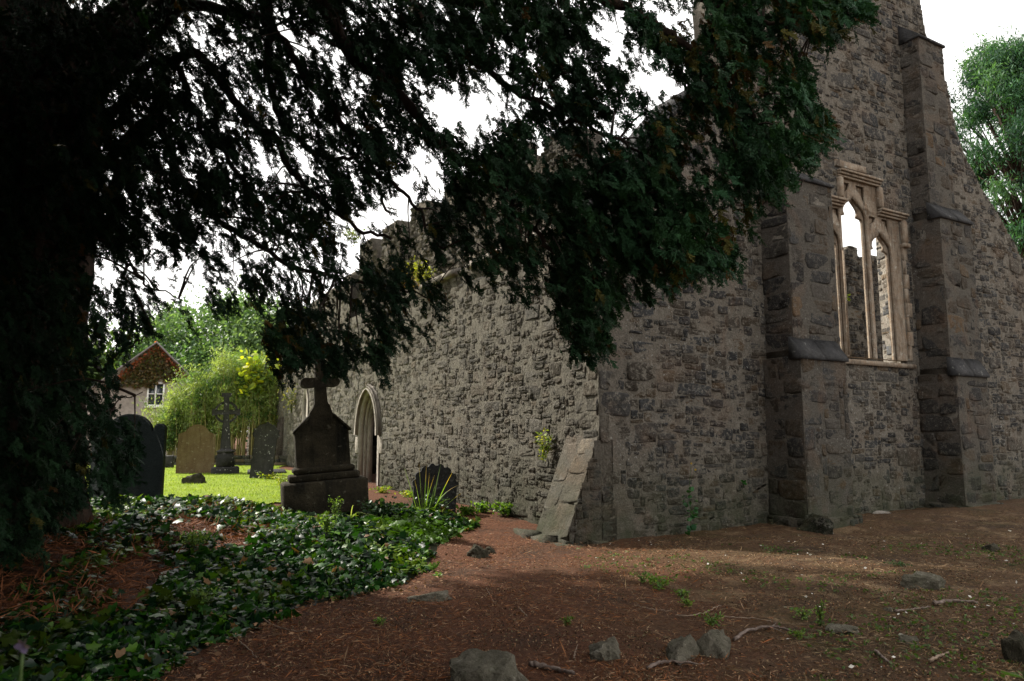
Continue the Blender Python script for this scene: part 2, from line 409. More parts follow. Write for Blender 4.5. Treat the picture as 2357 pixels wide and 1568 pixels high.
    mb.add(V,[(q[None]+off).reshape(-1,4),(t[None]+off).reshape(-1,3)],np.repeat(col,n1,0))
    # mortar skin
    nx=max(2,int((a1-a0)/skin)+1); nz=max(2,int((z1-z0)/skin)+1)
    ga=np.linspace(a0,a1,nx); gz=np.linspace(z0,z1,nz); GA,GZ=np.meshgrid(ga,gz)
    D=skinamp*2*(fbm(GA*4,GZ*4,seed+3,3)-.5)+.004
    V=fr(GA.ravel(),GZ.ravel(),D.ravel()); i=np.arange(nz-1)[:,None]*nx; j=np.arange(nx-1)[None]
    Q=np.stack([i+j,i+j+1,i+nx+j+1,i+nx+j],-1).reshape(-1,4)
    mA=GA.ravel()[Q].mean(1); mZ=GZ.ravel()[Q].mean(1); k=inpoly(mA,mZ,region)
    for hl in holes: k&=~inpoly(mA,mZ,hl)
    mb.add(V,[Q[k]],mort)
def frame_front(c=0): return lambda a,z,d: np.stack([np.asarray(a,float)+0,c-np.asarray(d,float)+0*np.asarray(a,float),np.asarray(z,float)+0*np.asarray(a,float)],-1)
def frame_left(u=0): return lambda a,z,d: np.stack([u-np.asarray(d,float)+0*np.asarray(a,float),np.asarray(a,float)+0,np.asarray(z,float)+0*np.asarray(a,float)],-1)
def ragged(P,amp=.05,step=.35):
    out=[]
    for i in range(len(P)):
        a=np.array(P[i],float); b=np.array(P[(i+1)%len(P)],float); L=np.linalg.norm(b-a); k=max(1,int(L/step))
        for q in range(k):
            p=a+(b-a)*q/k
            if 0<q: p=p+rng.normal(0,amp,2)
            out.append(tuple(p))
    return out
# ------------------------------------------------------------------ the church
church=empty('ruined_church',(C0[0],C0[1],0),AZ)
tag(church,'roofless grey rubble stone church with tall gable, buttresses and stepped battlements','church')
GT=[(0,-.7),(14.6,-.7),(14.6,4.7),(13.35,5.8),(12.2,6.95),(11.35,7.75),(10.85,8.3),(10.55,9.1),(10.42,9.85),(9.98,10.0),(9.62,11.3),(9.5,12.5),(6.3,16),(3.1,12.8),(3.0,8.2),(2.75,7.35),(2.26,7.62),(1.1,6.4),(0,5.08)]
GTr=GT[:2]+ragged(GT[2:]+[GT[0]],.035,.3)[:-1]
GTr=[GT[0]]+[p for p in GTr[1:] if not(abs(p[0])<.3 and p[1]<5)]
WH=[(5.25,3.0),(8.12,3.0),(8.12,6.12),(7.42,6.12),(7.42,6.74),(6.12,6.74),(6.12,6.12),(5.25,6.12)]
ff=frame_front(0)
mb=MB()
plate(mb,GTr,[WH],0,-.24,lambda a,z,d: np.array((a,-d,z)),MORT)
WH2=[(4.8,2.9),(8.62,2.9),(8.62,6.8),(4.8,6.8)]
plate(mb,GTr,[WH2],-.243,-.78,lambda a,z,d: np.array((a,-d,z)),MORT)
masonry(mb,ff,GTr,[[(5.2,2.95),(8.17,2.95),(8.17,6.17),(7.47,6.17),(7.47,6.80),(6.07,6.80),(6.07,6.17),(5.2,6.17)]],quoins=[(0,0,3,5.0,'l')],skin=.06,relief=.024,big=1.2,sink=.25,skinamp=.013,rough=.013,seed=1)
mb.build('gable_wall',M['front'],church)
# coping stones on the aisle gable
mb=MB()
for k in range(7):
    t0=k/7;t1=(k+.95)/7; a=np.array((0.02,5.1)); b=np.array((2.26,7.66)); p=a+(b-a)*t0; q=a+(b-a)*t1; nrm=np.array((-.75,.66))*.09
    hull(mb,[(*( (s[0]),yy,s[1]),) for s in (p,q,p+nrm,q+nrm) for yy in (-.06,1.05)],(.1,.095,.085))
mb.build('gable_coping',M['cap'],church)
# buttresses
def buttress(u0,u1,stages,plinth,name='buttress',side_seed=0):
    """stages: list of (z0,z1,c) ; c is how far it stands out"""
    mb=MB(); caps=[]
    bp=PAL*np.array((1.0,.95,.9)); 
    for si,(z0,z1,c,ua,ub) in enumerate(stages):
        box(mb,(ua,-c,z0-(.2 if si else 0)),(ub,.0,z1),MORT)
        masonry(mb,frame_front(-c),[(ua,z0-.18*(si>0)),(ub,z0-.18*(si>0)),(ub,z1),(ua,z1)],[],big=2.0,cell=.06,relief=.016,sink=.15,skinamp=.008,rough=.009,pal=bp,mort=(.12,.108,.09),quoins=[(ua,z0,ub,z1,'l')],seed=31+si+side_seed)
        masonry(mb,frame_left(ua),[(-c,z0),(.0,z0),(.0,z1),(-c,z1)],[],big=2.4,cell=.06,relief=.016,sink=.3,skinamp=.010,rough=.008,pal=bp*.85,mort=(.11,.095,.08),seed=51+si+side_seed)
        masonry(mb,lambda a,z,d,ub=ub: np.stack([ub+np.asarray(d),np.asarray(a),np.asarray(z)],-1),[(-c,z0),(.0,z0),(.0,z1),(-c,z1)],[],big=1.5,cell=.06,relief=.02,pal=bp,seed=71+si+side_seed)
        nc=stages[si+1][2] if si+1<len(stages) else 0.0
        hz=.36 if si+1<len(stages) else .45
        k=2 if ub-ua>1 else 1
        for q in range(k):
            x0=ua-.04+(ub-ua+.08)*q/k; x1=ua-.04+(ub-ua+.08)*(q+1)/k-.006
            cap=MB(); caps.append(cap); hull(cap,[(x,y,z) for x in (x0,x1) for (y,z) in ((-c-.05,z1-.04),(-c-.05,z1+.012),(-nc+.0,z1+hz),(-nc+.0,z1-.04))],(.07,.07,.075))
    z0,c=plinth
    box(mb,(u0-.06,-c,-.7),(u1+.05,.0,z0),MORT,jit=.02)
    masonry(mb,frame_front(-c),[(u0-.06,-.3),(u1+.05,-.3),(u1+.05,z0),(u0-.06,z0)],[],big=1.5,cell=.06,relief=.05,seed=91+side_seed)
    masonry(mb,frame_left(u0-.06),[(-c,-.3),(0,-.3),(0,z0),(-c,z0)],[],big=1.2,cell=.06,relief=.05,seed=95+side_seed)
    b=mb.build(name,M['butt'],church)
    for cap in caps: cap.build('weathering_slab',M['cap'],b)
    return b
buttress(3.66,4.86,[(.12,2.86,.80,3.66,4.86),(3.0,6.15,.60,3.76,5.02)],(.14,.92))
buttress(8.36,9.52,[(.12,2.75,.80,8.36,9.52),(2.9,6.1,.66,8.47,9.66),(6.3,10.3,.42,8.6,9.55)],(.14,.88),side_seed=200)
# window of three lights
win=MB()
outer=[(5.25,3.06),(8.12,3.06),(8.12,6.12),(7.42,6.12),(7.42,6.74),(6.12,6.74),(6.12,6.12),(5.25,6.12)]
lights=[(5.50,6.06,5.26,5.72),(6.20,6.96,5.86,6.38),(7.11,7.76,5.26,5.74)]
def light(u0,u1,zs,za,g=0.,cusp=True):
    c=(u0+u1)/2; w_=(u1-u0)/2+g; zz=za-zs+ (g*.9)
    if cusp: hf=[(1,0),(1.0,.10),(.90,.22),(.52,.26),(.64,.42),(.58,.58),(.40,.72),(.2,.84),(.07,.93)]
    else: hf=[(1,0),(1.0,.18),(.95,.36),(.82,.52),(.6,.64),(.36,.74),(.16,.85),(.05,.95)]
    R_=[(c+w_*a,zs+zz*b) for a,b in hf]; L_=[(c-w_*a,zs+zz*b) for a,b in hf][::-1]
    return [(u0-g,3.06-g*0+.001),(u1+g,3.06+.001)]+R_+[(c,zs+zz*1.0)]+L_
fp=lambda a,z,d: np.array((a,-d,z))
SPAN=[]
for c_,zt,w_,h_ in ((6.595,6.66,.38,.42),(7.41,6.06,.33,.34),(5.79,6.06,.32,.34)):
    for s_ in (1,-1): SPAN.append([(c_+s_*w_,zt),(c_+s_*.10,zt),(c_+s_*.13,zt-h_*.28),(c_+s_*.24,zt-h_*.45),(c_+s_*w_*.93,zt-h_*.9),(c_+s_*w_,zt-h_)][::s_])
plate(win,outer,[light(*l) for l in lights],-.085,-.145,fp)
plate(win,[(a+(.004 if a<6 else -.004),z-.004*(z>5)) for a,z in outer],[light(l[0],l[1],l[2],l[3],.03,False) for l in lights]+SPAN,-.02,-.082,fp)
tr=win
wo=win.build('window',M['sand'],church)
# spandrel sinkings, mullion rolls
mb=MB()
tube(mb,[(6.11,-.02,3.09),(6.11,-.02,4.2),(6.11,-.02,5.25)],.022,k=8)
mb.build('mullion_roll',M['sand'],wo)
mb=MB()
def hood(x0,x1,z,dropl,dropr):
    for (dz,pr,hh) in ((0,.13,.05),(-.05,.09,.05),(-.10,.05,.045)):
        box(mb,(x0,-pr,z-.05+dz),(x1,.05,z-.05+dz+hh-.002),bev=.008)
    for x,dr,s in ((x0,dropl,1),(x1,dropr,-1)):
        if dr: 
            xa=min(x,x+s*.13); box(mb,(xa,-.12,z-dr),(xa+.13,.05,z-.152),bev=.02); box(mb,(xa-.03,-.14,z-dr-.09),(xa+.16,.05,z-dr-.003),bev=.02)
hood(6.08,7.46,6.88,.0,.0); hood(7.36,8.30,6.25,0,.0); hood(5.1,6.19,6.25,0,0)
box(mb,(6.05,-.10,6.27),(6.17,.05,6.72),bev=.03); box(mb,(7.36,-.10,6.27),(7.48,.05,6.72),bev=.03); box(mb,(8.13,-.10,5.6),(8.27,.05,6.10),bev=.03)
box(mb,(8.10,-.12,5.5),(8.30,.05,5.597),bev=.02)
mb.build('hood_mould',M['sand'],wo)
mb=MB()
for k in range(3):
    a=5.1+k*1.06; hull(mb,[(x,y,z) for x in (a,a+1.055) for (y,z) in ((-.07,2.9),(-.07,2.985),(.35,3.058),(.35,2.9))])
mb.build('sill',M['sand'],wo)
mb=MB()
for k in range(8):   # jamb blocks right of the window
    z=3.07+k*.31; L=(.1,.17,.08,.2,.12,.17,.1,.16)[k]; 
    box(mb,(8.12,-.035,z),(8.12+L,.1,z+.305),jit=.004,bev=.008); mb.build('jamb_block',M['sand'],church); mb=MB()
box(mb,(6.0,-.05,6.93),(7.0,.1,7.08),bev=.01,jit=.01)
mb.build('lintel_block',M['sand'],wo)
# splayed reveals behind the window
mb=MB()
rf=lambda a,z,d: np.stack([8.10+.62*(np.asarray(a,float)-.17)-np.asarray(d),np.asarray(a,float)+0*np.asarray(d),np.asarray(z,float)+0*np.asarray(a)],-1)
masonry(mb,rf,[(.17,3.0),(.8,3.0),(.8,6.3),(.17,6.3)],[],big=.8,cell=.045,relief=.03,pal=PAL*3.2,mort=(.5,.45,.38),seed=401)  # right reveal: stone and mortar colours lightened to paint in its daylight
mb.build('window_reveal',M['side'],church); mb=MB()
lf=lambda a,z,d: np.stack([5.25-.62*(np.asarray(a,float)-.17)+np.asarray(d),np.asarray(a,float)+0*np.asarray(d),np.asarray(z,float)+0*np.asarray(a)],-1)
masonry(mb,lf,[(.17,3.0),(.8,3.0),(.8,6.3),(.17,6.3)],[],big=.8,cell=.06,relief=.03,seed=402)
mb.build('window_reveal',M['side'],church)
# inner cross wall seen through the window
mb=MB()
IW=[(11.3,-.3),(16,-.3),(16,6.9)]+[(15.3,7.15),(14.7,7.2),(14.3,7.12),(14.1,7.05),(14.0,7.35),(13.6,7.4),(13.4,7.05),(12.9,6.95),(12.3,6.85),(11.3,6.8)]
plate(mb,IW,[],-5.0,-5.7,fp,MORT)
masonry(mb,frame_front(5.0),IW,[],cell=.07,relief=.05,sink=.1,skin=.15,seed=411)
mb.build('inner_wall',M['side'],church)
# long wall with battlements
SP_=PAL*.55+np.array((.125,.115,.095))*1.0; SPW=np.array([3,3,2.6,1.4,1.6,2,1.5,.6]); SPW/=SPW.sum()
fl=frame_left(0)
lw=[(0,-.7),(24.2,-.7),(24.2,4.1),(22.6,4.6),(21.4,5.3),(19.8,5.9),(17.5,6.3),(12.8,6.45),(12.8,5.05),(0,5.05)]
DOOR=[(9.80,-.7),(11.60,-.7),(11.60,1.5),(11.45,2.0),(11.15,2.45),(10.70,2.82),(10.25,2.45),(9.95,2.0),(9.80,1.5)]
LAN=[(17.55,1.6),(18.15,1.6),(18.15,2.75),(17.85,3.2),(17.55,2.75)]
mb=MB()
plate(mb,lw,[DOOR,LAN],0,-.34,lambda a,z,d: np.array((-d,a,z)),MORT)
Dbig=[(9.70,-.8),(11.72,-.8),(11.72,1.5),(11.55,2.05),(11.22,2.55),(10.70,2.95),(10.18,2.55),(9.85,2.05),(9.70,1.5)]
masonry(mb,fl,lw,[Dbig,LAN],big=.9,cell=.045,relief=.024,pal=SP_,palw=SPW,mort=(.23,.212,.172),sink=.12,rough=.015,skin=.06,skinamp=.014,quoins=[(0,1.6,3,5.0,'l')],seed=501)
long_wall=mb.build('long_wall',M['side'],church)
mb=MB()
par=[(.75,5.05),(.75,6.62),(1.0,6.75),(1.9,7.0),(1.9,6.7),(2.55,6.7)]
mer=[(2.6,4.3),(4.95,6.35),(7.0,8.45),(9.0,10.65),(11.15,12.75)]
P=[(.85,5.05),(.85,6.85),(1.85,7.0),(1.85,6.72)]
for a,b in mer:
    if a>2.6: pass
    P+=[(a,6.62),(a,6.98),(a+.42,7.0),(a+.42,7.40),(b,7.42),(b,6.62)]
P+=[(14.5,6.72),(14.5,5.05)]
Pr=ragged(P,.012,.5)
plate(mb,Pr,[],0,-.55,lambda a,z,d: np.array((.25-d,a,z)),MORT)
masonry(mb,frame_left(.25),Pr,[],big=.8,cell=.055,relief=.05,pal=SP_*.95,palw=SPW,mort=(.22,.19,.15),sink=.0,rough=.02,skin=.09,skinamp=.02,seed=521)
mb.build('battlement',M['side'],church)
mb=MB()
for k in range(11):
    a=.05+k*.62; 
    if k in (7,): continue
    hull(mb,[(x,y,z) for y in (a,a+.6) for (x,z) in ((-.14,4.97+rng.normal(0,.008)),(-.16,5.08),(.27,5.22),(.27,4.97))],(.2,.18,.15))
mb.build('string_course',M['dress'],church)
# doorway
dw=MB()
fd=lambda a,z,d: np.array((-d,a,z))
def arch(g): 
    c=10.70; w_=.90+g
    pts=[(c+w_*a,z0+ (1.32+g)*b) for a,b in ((1,0),(.975,.22),(.9,.43),(.77,.62),(.58,.79),(.33,.92),(.14,.975),(0,1.0)) for z0 in (1.48,)]
    return [(c-w_,-.5),(c+w_,-.5)]+pts+[(2*c-x,z) for x,z in pts[:-1][::-1]]
plate(dw,arch(.0),[arch(-.13)],.035,-.12,fd)
plate(dw,arch(-.10),[arch(-.20)],-.10,-.20,fd)
plate(dw,arch(-.17),[arch(-.25)],-.18,-.33,fd)
for z in (1.05,1.15): pass
do=dw.build('doorway',M['dress'],church)
mb=MB()
A0=[p for p in arch(.10) if p[1]>1.3]; A1=[p for p in arch(-.005) if p[1]>1.3]
plate(mb,A0+A1[::-1],[],.11,-.05,fd)
A0=[p for p in arch(.06) if p[1]>1.3]; plate(mb,A0+[p for p in arch(-.03) if p[1]>1.3][::-1],[],.145,.113,fd)
mb.build('hood_mould',M['dress'],do)
for (a,b,z0,z1) in ((9.55,9.797,1.0,1.45),(11.605,11.86,.95,1.42)): mb=MB(); box(mb,(-.03,a,z0),(.1,b,z1),bev=.01); mb.build('jamb_block',M['dress'],do)
mb=MB()
masonry(mb,frame_left(1.6),[(8.5,-.3),(22,-.3),(22,3.6),(8.5,3.6)],[[(14.4,1.05),(15.3,1.05),(15.3,1.5),(14.4,1.5)]],big=.9,cell=.055,relief=.05,pal=SP_,palw=SPW,seed=541)
box(mb,(1.70,8.5,-.3),(1.9,22,3.6),(.02,.018,.015))
mb.build('inner_wall',M['side'],church)
# lancet
mb=MB(); L2=[(17.65,1.68),(18.05,1.68),(18.05,2.72),(17.85,3.05),(17.65,2.72)]
plate(mb,[(17.45,1.5),(18.25,1.5),(18.25,2.75),(17.85,3.36),(17.45,2.75)],[L2],.05,-.3,fd)
mb.build('window_frame',M['dress'],church)
# battered footing of the corner
mb=MB()
prof=[(0.02,1.58),(-.24,.95),(-.46,.40),(-.62,.02),(-.80,-.55)]
for i in range(len(prof)-1):
    (x0,z0),(x1,z1)=prof[i],prof[i+1]
    for (ya,yb) in ((.0,.88),):
        yb2=yb-.01
        ya=max(ya,.015); hull(mb,[(0.05,ya,z0),(0.05,yb2,z0),(0.05,ya,z1),(0.05,yb2,z1),(x0,ya,z0-.004),(x0,yb2,z0-.004),(x1,ya,z1+.004),(x1,yb2,z1+.004)],(.15,.13,.105))
fb=lambda a,z,d: np.stack([np.interp(z,[-.55,.02,.40,.95,1.58],[-.80,-.62,-.46,-.24,.02])-np.asarray(d),np.asarray(a)+0.,np.asarray(z)+0.],-1)
masonry(mb,fb,[(.02,-.3),(.86,-.3),(.86,1.55),(.02,1.55)],[],big=2.6,cell=.06,relief=.014,skin=.08,skinamp=.01,pal=SP_,palw=SPW,mort=(.15,.135,.11),seed=561,rough=.012)
masonry(mb,frame_front(-.012),[(.0,1.56),(-.24,.95),(-.46,.40),(-.60,.02),(-.70,-.3),(.0,-.3)],[],big=1.5,cell=.06,relief=.02,pal=PAL*.85,mort=(.13,.115,.095),seed=571)
for (x0,y0,x1,y1,z1) in ((-.80,-.12,-.30,.30,.0),(-.84,.22,-.5,.72,.03),(-.86,.66,-.5,1.2,.05),(-.34,-.13,.15,.2,-.02),(.1,-.1,.7,.2,-.03)):
    box(mb,(x0,y0,-.4),(x1,y1,z1),(.15,.135,.11),jit=.055,bev=.05)
mb.build('battered_footing',M['butt'],church)
# lower annexe at the far end
mb=MB()
AW=[(24.25,-.7),(29.4,-.7),(29.4,3.5),(26.6,3.6),(24.25,4.0)]
SLOT=[(27.1,1.9),(27.5,1.9),(27.5,2.85),(27.3,3.0),(27.1,2.85)]
plate(mb,ragged(AW[2:]+AW[:2],.04,.4),[SLOT],.0,-.8,fd,MORT)
masonry(mb,frame_left(0),AW,[SLOT],big=1.,cell=.08,relief=.06,pal=SP_*1.5,palw=SPW,mort=(.33,.30,.25),skin=.2,seed=581)
box(mb,(.8,24.3,-.5),(.82,29.3,3.4),(.01,.01,.01))
hull(mb,[(x,y,z) for (x,z) in ((0,2.2),(-.9,-.5),(0,-.5)) for y in (21.4,22.1)],(.16,.13,.1))
hull(mb,[(.0,24.3,4.02),(.0,21.5,5.3),(.8,24.3,4.02),(.8,21.5,5.3),(.0,29.4,3.55),(.8,29.4,3.55)],(.28,.25,.21))
mb.build('annexe_wall',M['side'],church)
# ------------------------------------------------------------------ leaves
def rotm(yaw,pit,rol):
    cy,sy,cp,sp,cr,sr=np.cos(yaw),np.sin(yaw),np.cos(pit),np.sin(pit),np.cos(rol),np.sin(rol)
    R_=np.empty((len(yaw),3,3))
    R_[:,0]=np.stack([cy*cp,cy*sp*sr-sy*cr,cy*sp*cr+sy*sr],-1)
    R_[:,1]=np.stack([sy*cp,sy*sp*sr+cy*cr,sy*sp*cr-cy*sr],-1)
    R_[:,2]=np.stack([-sp,cp*sr,cp*cr],-1); return R_
def basis(D,r=rng):
    """rotation taking +X to direction D with random roll"""
    D=D/np.linalg.norm(D,axis=1)[:,None]
    up=r.normal(0,1,D.shape); up[:,2]+=1.2
    y=np.cross(up,D); y/=np.linalg.norm(y,axis=1)[:,None]+1e-9; z=np.cross(D,y)
    return np.stack([D,y,z],-1)
def scatter(mb,tv,tf,P,RM,S,cols,jit=.0):
    """template verts tv, faces tf copied to points P"""
    V=np.einsum('nij,kj->nki',RM,tv)*np.asarray(S)[:,None,None]+P[:,None]
    n_=len(tv); off=(np.arange(len(P))*n_)[:,None,None]
    mb.add(V.reshape(-1,3),[(np.asarray(tf)[None]+off).reshape(-1,len(tf[0]))],np.repeat(cols,n_,0))
def spray(L=1.,n=11,ll=.21,lw=.045,seed=0):
    """a yew twig along +X with needles, as quads"""
    r=np.random.default_rng(seed); V=[];Fc=[]
    def leaf(p,d,w,l):
        d=d/np.linalg.norm(d); s=np.cross(d,(r.normal(0,.35),r.normal(0,.35),1)); s/=np.linalg.norm(s)
        b=len(V); V.extend([p,p+d*l*.45+s*w,p+d*l,p+d*l*.45-s*w]); Fc.append((b,b+1,b+2,b+3))
    def tw(p0,d0,L,n):
        p=np.array(p0,float); d=np.array(d0,float)
        for i in range(n):
            t=i/n
            for s in (1,-1):
                dd=d*.75+np.array((0,s*.8,0))@np.eye(3)+r.normal(0,.22,3)
                leaf(p+d*L*t+np.array((0,0,-.16*t*t*L)),dd,lw*r.uniform(.8,1.3),ll*r.uniform(.75,1.2)*(1-.45*t))
        b=len(V); V.extend([p+np.array((0,.012,0)),p+d*L+np.array((0,0,-.16*L)),p+d*L+np.array((0,0,-.17*L)),p-np.array((0,.012,0))]); Fc.append((b,b+1,b+2,b+3))
    tw((0,0,0),(1,0,0),1.,n)
    for s in (1,-1):
        tw((.25+.1*s,0,-.02),(.72,s*.55,-.15),.5,6)
    tw((.55,0,-.05),(.75,.5,-.2),.35,4)
    return np.array(V),np.array(Fc)
SPR=[spray(seed=s) for s in range(5)]
LEAF4=(np.array([(0,0,0),(.45,.28,.03),(1,0,-.05),(.45,-.28,.03)],float),np.array([(0,1,2,3)]))
def ivyleaf():
    pts=[(0,0),(-.12,.30),(-.02,.52),(.30,.34),(.52,.46),(.60,.22),(1.0,0),(.60,-.22),(.52,-.46),(.30,-.34),(-.02,-.52),(-.12,-.30)]
    V=[(.28,0,.05)]+[(x,y,-.12*abs(y)-.05*x*x) for x,y in pts]; n_=len(pts)
    return np.array(V,float),np.array([(0,1+i,1+(i+1)%n_) for i in range(n_)])
IVY=ivyleaf()
def roundleaf():
    V=[(.5,0,.04)]+[(.5-.5*math.cos(a),.42*math.sin(a)*(1.15-.3*(1-math.cos(a))/2),-.04*abs(math.sin(a))) for a in np.linspace(0,2*math.pi,8,endpoint=False)]
    return np.array(V),np.array([(0,1+i,1+(i+1)%8) for i in range(8)])
RLEAF=roundleaf()
# ------------------------------------------------------------------ yew tree
yew=empty('yew_tree',(-6.9,9.4,thf(-6.9,9.4)))
tag(yew,'huge dark yew with drooping boughs spreading across in front of the church','tree')
YO=np.array((-6.9,9.4,thf(-6.9,9.4)))
mb=MB()
def wob_trunk(mb,base,h,r0,r1,lobes=9,k=40,n_=26,seed=0):
    a=np.linspace(0,2*math.pi,k,endpoint=False); V=[]
    for i in range(n_):
        t=i/(n_-1); z=h*t; rr=r0+(r1-r0)*t**.6+ .35*r0*math.exp(-t*14)
        fl_=1+.13*np.sin(a*lobes+2.*t)+.08*np.sin(a*(lobes+5)-3*t+1)+.05*rng.normal(0,1,k)*.4
        V.append(np.stack([base[0]+rr*fl_*np.cos(a)+.25*t*h*.15,base[1]+rr*fl_*np.sin(a),np.full(k,base[2]+z)],-1))
    V=np.concatenate(V); i=np.arange(n_-1)[:,None]*k; j=np.arange(k)[None]; j2=(j+1)%k
    mb.add(V,[np.stack([i+j,i+j2,i+k+j2,i+k+j],-1).reshape(-1,4)])
wob_trunk(mb,(0,0,-.3),7.5,1.15,.75)
mb.build('trunk',M['bark'],yew,smooth=True)
# limbs: (pixel x, pixel y, depth) control points, real thickness in metres
T0=(-6.6,9.3,3.2)
limbs=[
 ([T0,(-5.2,9.0,4.8),(420,120,8.2),(560,250,8.0),(650,360,7.8),(760,470,7.8),(900,560,7.9)],.20,.03),
 ([(-6.4,9.2,4.6),(300,40,8.2),(600,40,7.8),(620,150,7.8),(645,260,7.8),(700,330,7.8),(820,380,7.6),(900,480,7.6)],.17,.025),
 ([(-6.3,9.1,5.4),(560,-160,7.4),(720,-20,7.2),(800,130,7.2),(900,210,7.2),(985,310,7.2),(1060,375,7.1),(1150,425,7.0),(1290,450,6.9),(1450,470,6.7),(1560,520,6.6)],.22,.03),
 ([(-6.3,9.0,5.8),(700,-260,7.0),(900,-120,6.8),(980,60,6.8),(1120,170,6.8),(1250,250,6.8),(1360,300,6.7),(1500,360,6.6)],.16,.02),
 ([(-6.2,8.9,6.2),(900,-420,6.6),(1200,-160,6.3),(1390,-5,6.2),(1500,60,6.2),(1610,140,6.2),(1690,220,6.2),(1760,310,6.2),(1850,340,6.2)],.17,.022),
 ([(-6.2,8.9,6.4),(1000,-500,6.4),(1350,-260,6.0),(1540,-40,5.9),(1650,15,5.9),(1740,40,5.9),(1860,50,5.9),(1985,10,5.9)],.13,.015),
 ([(-6.5,9.2,3.6),(330,300,8.6),(430,420,8.6),(520,520,8.6),(640,590,8.5),(760,640,8.4),(880,655,8.3),(990,675,8.3)],.15,.015),
 ([(-6.5,9.0,2.6),(200,480,8.6),(250,560,8.4),(330,640,8.2),(410,690,8.2)],.10,.012),
 ([(-6.5,9.0,2.0),(160,820,8.4),(230,850,8.2),(310,800,8.0),(345,770,7.9)],.07,.008),
 ([(-6.4,9.0,1.5),(170,1000,8.2),(240,960,8.0),(320,900,7.9)],.05,.008),
 ([(-6.4,9.1,4.2),(340,150,8.4),(450,260,8.3),(530,380,8.3),(600,480,8.2),(640,580,8.2)],.13,.02),
 ([(-6.3,9.1,5.0),(500,-60,7.7),(640,60,7.6),(720,190,7.6),(800,290,7.5),(880,400,7.4),(960,480,7.3),(1030,560,7.2)],.15,.02),
 ([(1150,425,7.0),(1220,520,6.9),(1300,600,6.8),(1340,700,6.8),(1350,800,6.8)],.07,.012),
 ([(1290,450,6.9),(1400,480,6.7),(1500,560,6.5),(1600,600,6.5),(1680,590,6.5)],.06,.01),
 ([(1690,220,6.2),(1700,320,6.3),(1720,420,6.3),(1800,430,6.3),(1850,415,6.3)],.05,.01),
]
LP=[];LI=[]
limbmb=[]
for li,(cp,r0,r1) in enumerate(limbs):
    P=[]
    for q in cp:
        q=np.array(q,float); P.append(at(*q) if abs(q[0])>30 or q[1]>30 else q)
    Cv=curve(P,60); u_=np.arange(60)*.22; amp=np.clip(np.arange(60)/10,0,1)[:,None]*.22
    Cv+=amp*(np.stack([fbm(u_,u_*0+li*3.1,k_,3) for k_ in (1,2,3)],-1)-.5); Cv[1:-1]+=rng.normal(0,.010,(58,3)); rad=.55*(r0+(r1-r0)*np.linspace(0,1,60)**.6)
    b=MB(); tube(b,Cv-YO,rad,k=9,wob=.12); limbmb.append(b); LP.append(Cv); LI+= [li]*60
LPc=np.concatenate(LP); LI=np.array(LI)
# density map of the crown as seen from the path (traced regions, given real depth below)
DM=[]  # (polygon, density)
def dm(d,*p): DM.append((list(p),d))
dm(1.05,(-300,-900),(2050,-900),(2010,0),(1985,28),(1940,60),(1900,88),(1868,97),(1840,80),(1787,80),(1800,100),(1831,109),(1862,135),(1875,185),(1888,228),(1916,270),(1902,310),(1886,360),(1858,372),(1832,386),(1800,440),(1740,468),(1725,512),(1700,525),(1640,540),(1672,552),(1702,585),(1690,618),(1600,630),(1560,655),(1515,690),(1440,675),(1400,700),(1405,760),(1390,820),(1340,850),(1320,800),(1290,740),(1262,650),(1200,655),(1140,690),(1125,640),(1110,690),(1075,680),(1056,600),(1040,615),(1000,600),(1010,500),(985,480),(985,535),(955,535),(925,470),(880,470),(860,500),(800,560),(750,620),(830,640),(905,612),(935,640),(1005,665),(1018,720),(985,770),(955,800),(905,810),(880,875),(858,845),(800,845),(760,880),(700,850),(650,885),(615,850),(598,760),(560,700),(480,745),(455,690),(400,650),(345,640),(345,730),(310,790),(275,860),(280,970),(320,1000),(290,1150),(150,1160),(100,1300),(-300,1300))
dm(1.3,(233,85),(370,85),(400,330),(330,560),(190,600),(210,330))
dm(.5,(440,0),(512,10),(520,60),(490,80),(440,70))
dm(.85,(404,75),(505,75),(500,155),(420,160))
dm(.92,(476,75),(640,85),(630,266),(560,260),(480,150))
dm(.12,(505,92),(535,80),(535,125),(510,140))
dm(.10,(416,157),(430,157),(452,200),(440,215),(420,190))
dm(.10,(597,190),(615,190),(632,262),(605,262),(590,225))
dm(.85,(623,80),(680,90),(710,220),(690,300),(640,200))
dm(.95,(646,174),(803,200),(810,323),(690,320))
dm(1.1,(345,330),(800,330),(800,470),(560,560),(345,570))
dm(.5,(343,517),(378,520),(375,575),(345,570))
dm(.7,(194,585),(363,575),(400,600),(404,640),(340,700),(194,640))
dm(.62,(404,600),(560,570),(750,560),(740,640),(600,660),(500,700),(410,660))
dm(.03,(398,656),(470,650),(474,700),(478,760),(430,775),(380,740))
dm(.85,(540,640),(640,660),(700,640),(980,670),(1000,720),(900,790),(740,850),(620,830),(580,720))
dm(.55,(600,600),(760,600),(900,640),(700,660))
dm(.18,(820,133),(857,133),(857,161),(825,163))
dm(.04,(972,215),(1010,195),(1070,195),(1100,215),(1112,250),(1133,285),(1170,292),(1168,318),(1120,332),(1105,355),(1075,362),(1048,340),(1015,300),(985,262))
dm(.5,(1100,170),(1225,190),(1220,285),(1140,285),(1105,215))
dm(.25,(1212,194),(1268,194),(1262,242),(1220,240))
dm(.2,(1010,20),(1063,20),(1060,42),(1015,42)); dm(.25,(1100,48),(1122,48),(1120,75),(1100,75))
dm(.4,(1212,52),(1252,52),(1252,90),(1212,90)); dm(.45,(996,88),(1040,88),(1040,110),(996,110))
dm(.2,(1158,125),(1192,125),(1192,157),(1160,155))
dm(.12,(1193,331),(1225,331),(1225,367),(1196,367)); dm(.1,(1089,355),(1123,355),(1123,380),(1091,382))
